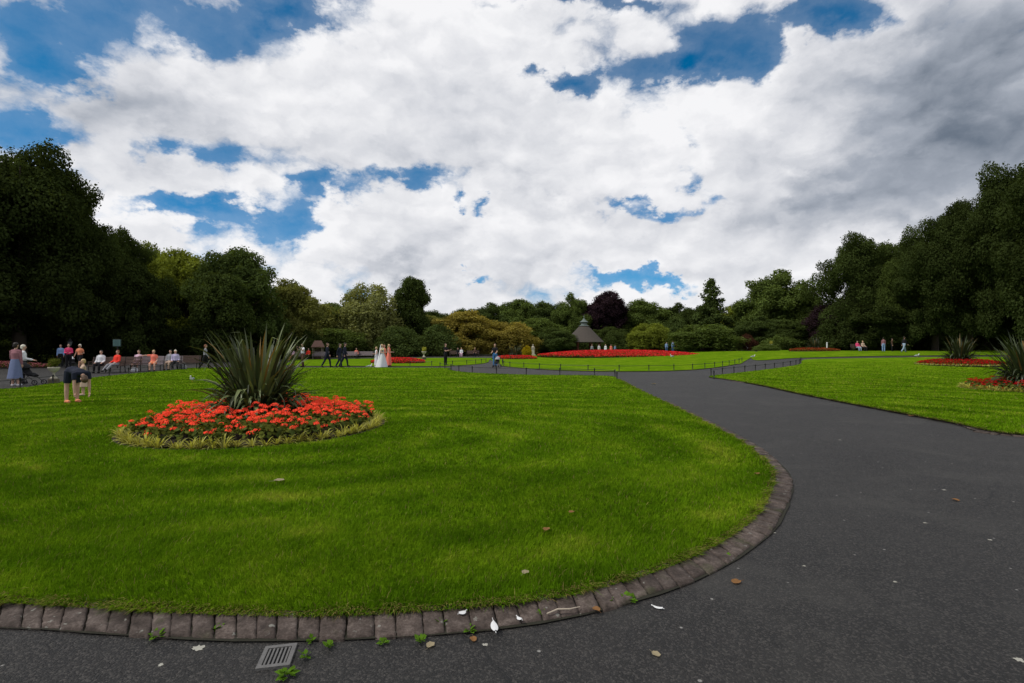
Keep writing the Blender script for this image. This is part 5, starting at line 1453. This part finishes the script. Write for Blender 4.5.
for i, (px, py, s, lab) in enumerate(((156, 636, 1.2, 'small weed at the kerb front left of the drain grate'), (215, 630, 1.3, 'weed in a kerb joint above the pale blotch'), (305, 656, 1.15, 'round weed right beside the drain grate'),
        (287, 674, 1.3, 'weed growing from the lower edge of the drain grate'), (330, 646, 1.2, 'weed at the kerb front right of the drain grate'), (312, 641, .9, 'tiny weed at the kerb above the round weed'), (383, 643, .8, 'tiny weed at the kerb left of the centre weeds'),
        (422, 641, 1.3, 'spreading weed at the kerb left of the large feather'), (441, 624, 1.2, 'weed between two kerb stones near the bottom centre'), (469, 630, 1.0, 'weed in the joint left of the large feather'), (541, 615, 1.0, 'yellowish weed in the joint right of the large feather'),
        (611, 602, .9, 'tiny weed on the kerb by the twig'), (628, 600, 1.4, 'bright weed at the kerb where it begins to curve'), (728, 557, 1.0, 'small weed at the outer edge of the curved kerb'), (760, 497, 1.0, 'small weed on the curved kerb near its tightest bend'))):
    x, y = at(px, py, .03); place(WD[i % 3], x, y, .03, R0.uniform(0, 6), s, lab, 'weed', 'weeds in the kerb joints')
def feather(px, py, l, rz, label, w=.018, zz=.075):
    x, y = at(px, py, zz); vs = []; fs = []
    for i in range(8):
        q = i / 7; ww = w * math.sin(min(1, q * 1.1 + .08) * PI) ** .6 if q < .9 else .002
        for k in (-1, 0, 1): vs.append(((q - .5) * l, k * ww, .004 + .006 * (1 - abs(k)) + .02 * (q - .5) ** 2))
    for i in range(7):
        for k in range(2): fs.append([i * 3 + k, i * 3 + k + 1, (i + 1) * 3 + k + 1, (i + 1) * 3 + k])
    e = empty('feather', (x, y, zz), rz); g = G(); g.add(vs, fs); g.build('vane', M_GW, e, True); g = G(); g.tube([(-l * .62, 0, .006), (l * .4, 0, .010)], [.0022, .001], 5); g.build('quill', M_GW, e)
    tag(e, label, 'feather', 'feathers on the ground')
feather(494, 626, .13, math.radians(100), 'large white feather lying across the kerb at the bottom centre', .02, .052)
feather(463, 613, .06, math.radians(40), 'small white feather on the kerb near the grass', .02, .062)
feather(519, 619, .05, math.radians(130), 'tiny grey white feather on the kerb right of the large one', .014, .055)
feather(657, 608, .07, math.radians(150), 'small white feather on the asphalt below the curved kerb', .012, .022)
def twig():
    p = at(563, 611, .06); e = G(); e.tube([(-.10, -.01, 0), (-.03, .004, .012), (.04, -.004, .01), (.11, .02, .004)], [.0035, .005, .004, .0025], 6); o = e.build('twig', plain('pale_twig', (.38, .32, .25))); o.location = (p[0], p[1], .06); o.rotation_euler.z = .2; tag(o, 'pale peeled twig lying on the kerb right of the feathers', 'twig')
twig()
M_DL = leaf_mat('fallen_leaf', (.22, .115, .05), (.7, 1.3), .2); M_DL2 = leaf_mat('pale_fallen_leaf', (.30, .25, .16), (.7, 1.3), .2)
def make_dead(seed, m):
    rs = np.random.RandomState(seed); V = [(0, 0, .004)]; N = 12
    for k in range(N):
        a = 2 * PI * k / N; r = .022 * (1 + .25 * math.cos(a) + .22 * (k % 2) * rs.uniform(.3, 1)); V.append((r * 1.3 * math.cos(a), r * math.sin(a), .004 + .010 * abs(math.sin(a)) * rs.uniform(.3, 1)))
    f = [[0, 1 + k, 1 + (k + 1) % N, 0] for k in range(N)]
    g = G(); g.add(V, [[0, 1 + k, 1 + (k + 1) % N] for k in range(N)]); g.tube([(0, 0, .004), (-.03, .004, .003), (-.05, .010, .003)], [.0012, .001, .0008], 4)
    o = g.build('fallen_leaf', m); a = o.data.attributes.new('v', 'FLOAT', 'POINT'); a.data.foreach_set('value', [.5] * len(o.data.vertices)); return o
DL = [make_dead(1, M_DL), make_dead(2, M_DL2)]
for i, (px, py, zz, s, lab) in enumerate(((597, 610, .05, .9, 'orange brown leaf on the kerb front by the twig'), (430, 646, .024, .9, 'brown leaf on the asphalt below the spreading weed'), (546, 530, .10, 1.3, 'curled tan leaf lying on the lawn near the kerb'), (525, 573, .10, 1.0, 'slim pale leaf on the lawn in the foreground'),
        (757, 474, .085, 1.3, 'yellowish leaf on the lawn at the tip of its right corner'), (737, 582, .024, 1.2, 'tan leaf on the asphalt right of the curved kerb'), (655, 654, .024, .8, 'pale leaf on the asphalt in the bottom centre right'), (473, 639, .024, .8, 'orange leaf crumb on the asphalt under the large feather'),
        (654, 384, .024, 3.0, 'pale leaf on the path beside the far end of the lawn edge'), (911, 416, .024, 2.5, 'pale leaf on the path near the right lawn edge'), (955, 500, .024, 1.2, 'pale leaf on the path at the right'), (278, 481, .10, 1.8, 'tan leaf on the near lawn below the round bed'), (572, 512, .10, 1.0, 'small pale leaf in the middle of the near lawn'))):
    x, y = at(px, py, zz); place(DL[(i + (i // 5)) % 2], x, y, zz, R0.uniform(0, 6), s, lab, 'leaf', 'fallen leaves')
M_DROP = plain('bird_dropping', (.30, .29, .25), .9, .25, 60)
def blotch(px, py, r, label, seed):
    rs = random.Random(seed); x, y = at(px, py, .02); N = 22; g = G(); vs = [(0, 0, .004)]
    for k in range(N): a = 2 * PI * k / N; q = r * (1 + .5 * rs.uniform(-1, 1) * .7); vs.append((q * math.cos(a), q * math.sin(a) * .8, .0015))
    g.add(vs, [[0, 1 + k, 1 + (k + 1) % N] for k in range(N)]); o = g.build('bird_dropping', M_DROP, smooth=True); o.location = (x, y, .0205); tag(o, label, 'bird dropping', 'droppings on the asphalt')
for i, (px, py, r, lab) in enumerate(((199, 648, .030, 'largest pale bird dropping on the asphalt left of the drain grate'), (161, 665, .014, 'small pale dropping on the asphalt near the bottom left'), (485, 645, .014, 'pale dropping on the asphalt below the feathers'), (681, 523, .012, 'small white dropping near the kerb bend'), (804, 566, .012, 'white dropping beside two others on the open asphalt'),
        (747, 500, .010, 'tiny white dropping on the kerb stones at the bend'), (925, 523, .016, 'white dropping on the asphalt at right'), (895, 582, .012, 'white dropping low on the right asphalt'), (1019, 660, .022, 'pale dropping at the lower right corner'), (775, 533, .010, 'tiny dropping right of the kerb bend'), (944, 490, .02, 'pale dropping on the right side of the path'), (990, 540, .016, 'pale dropping far right on the path'), (840, 440, .02, 'dropping in the middle of the path far off'))):
    blotch(px, py, r, lab, i + 3)
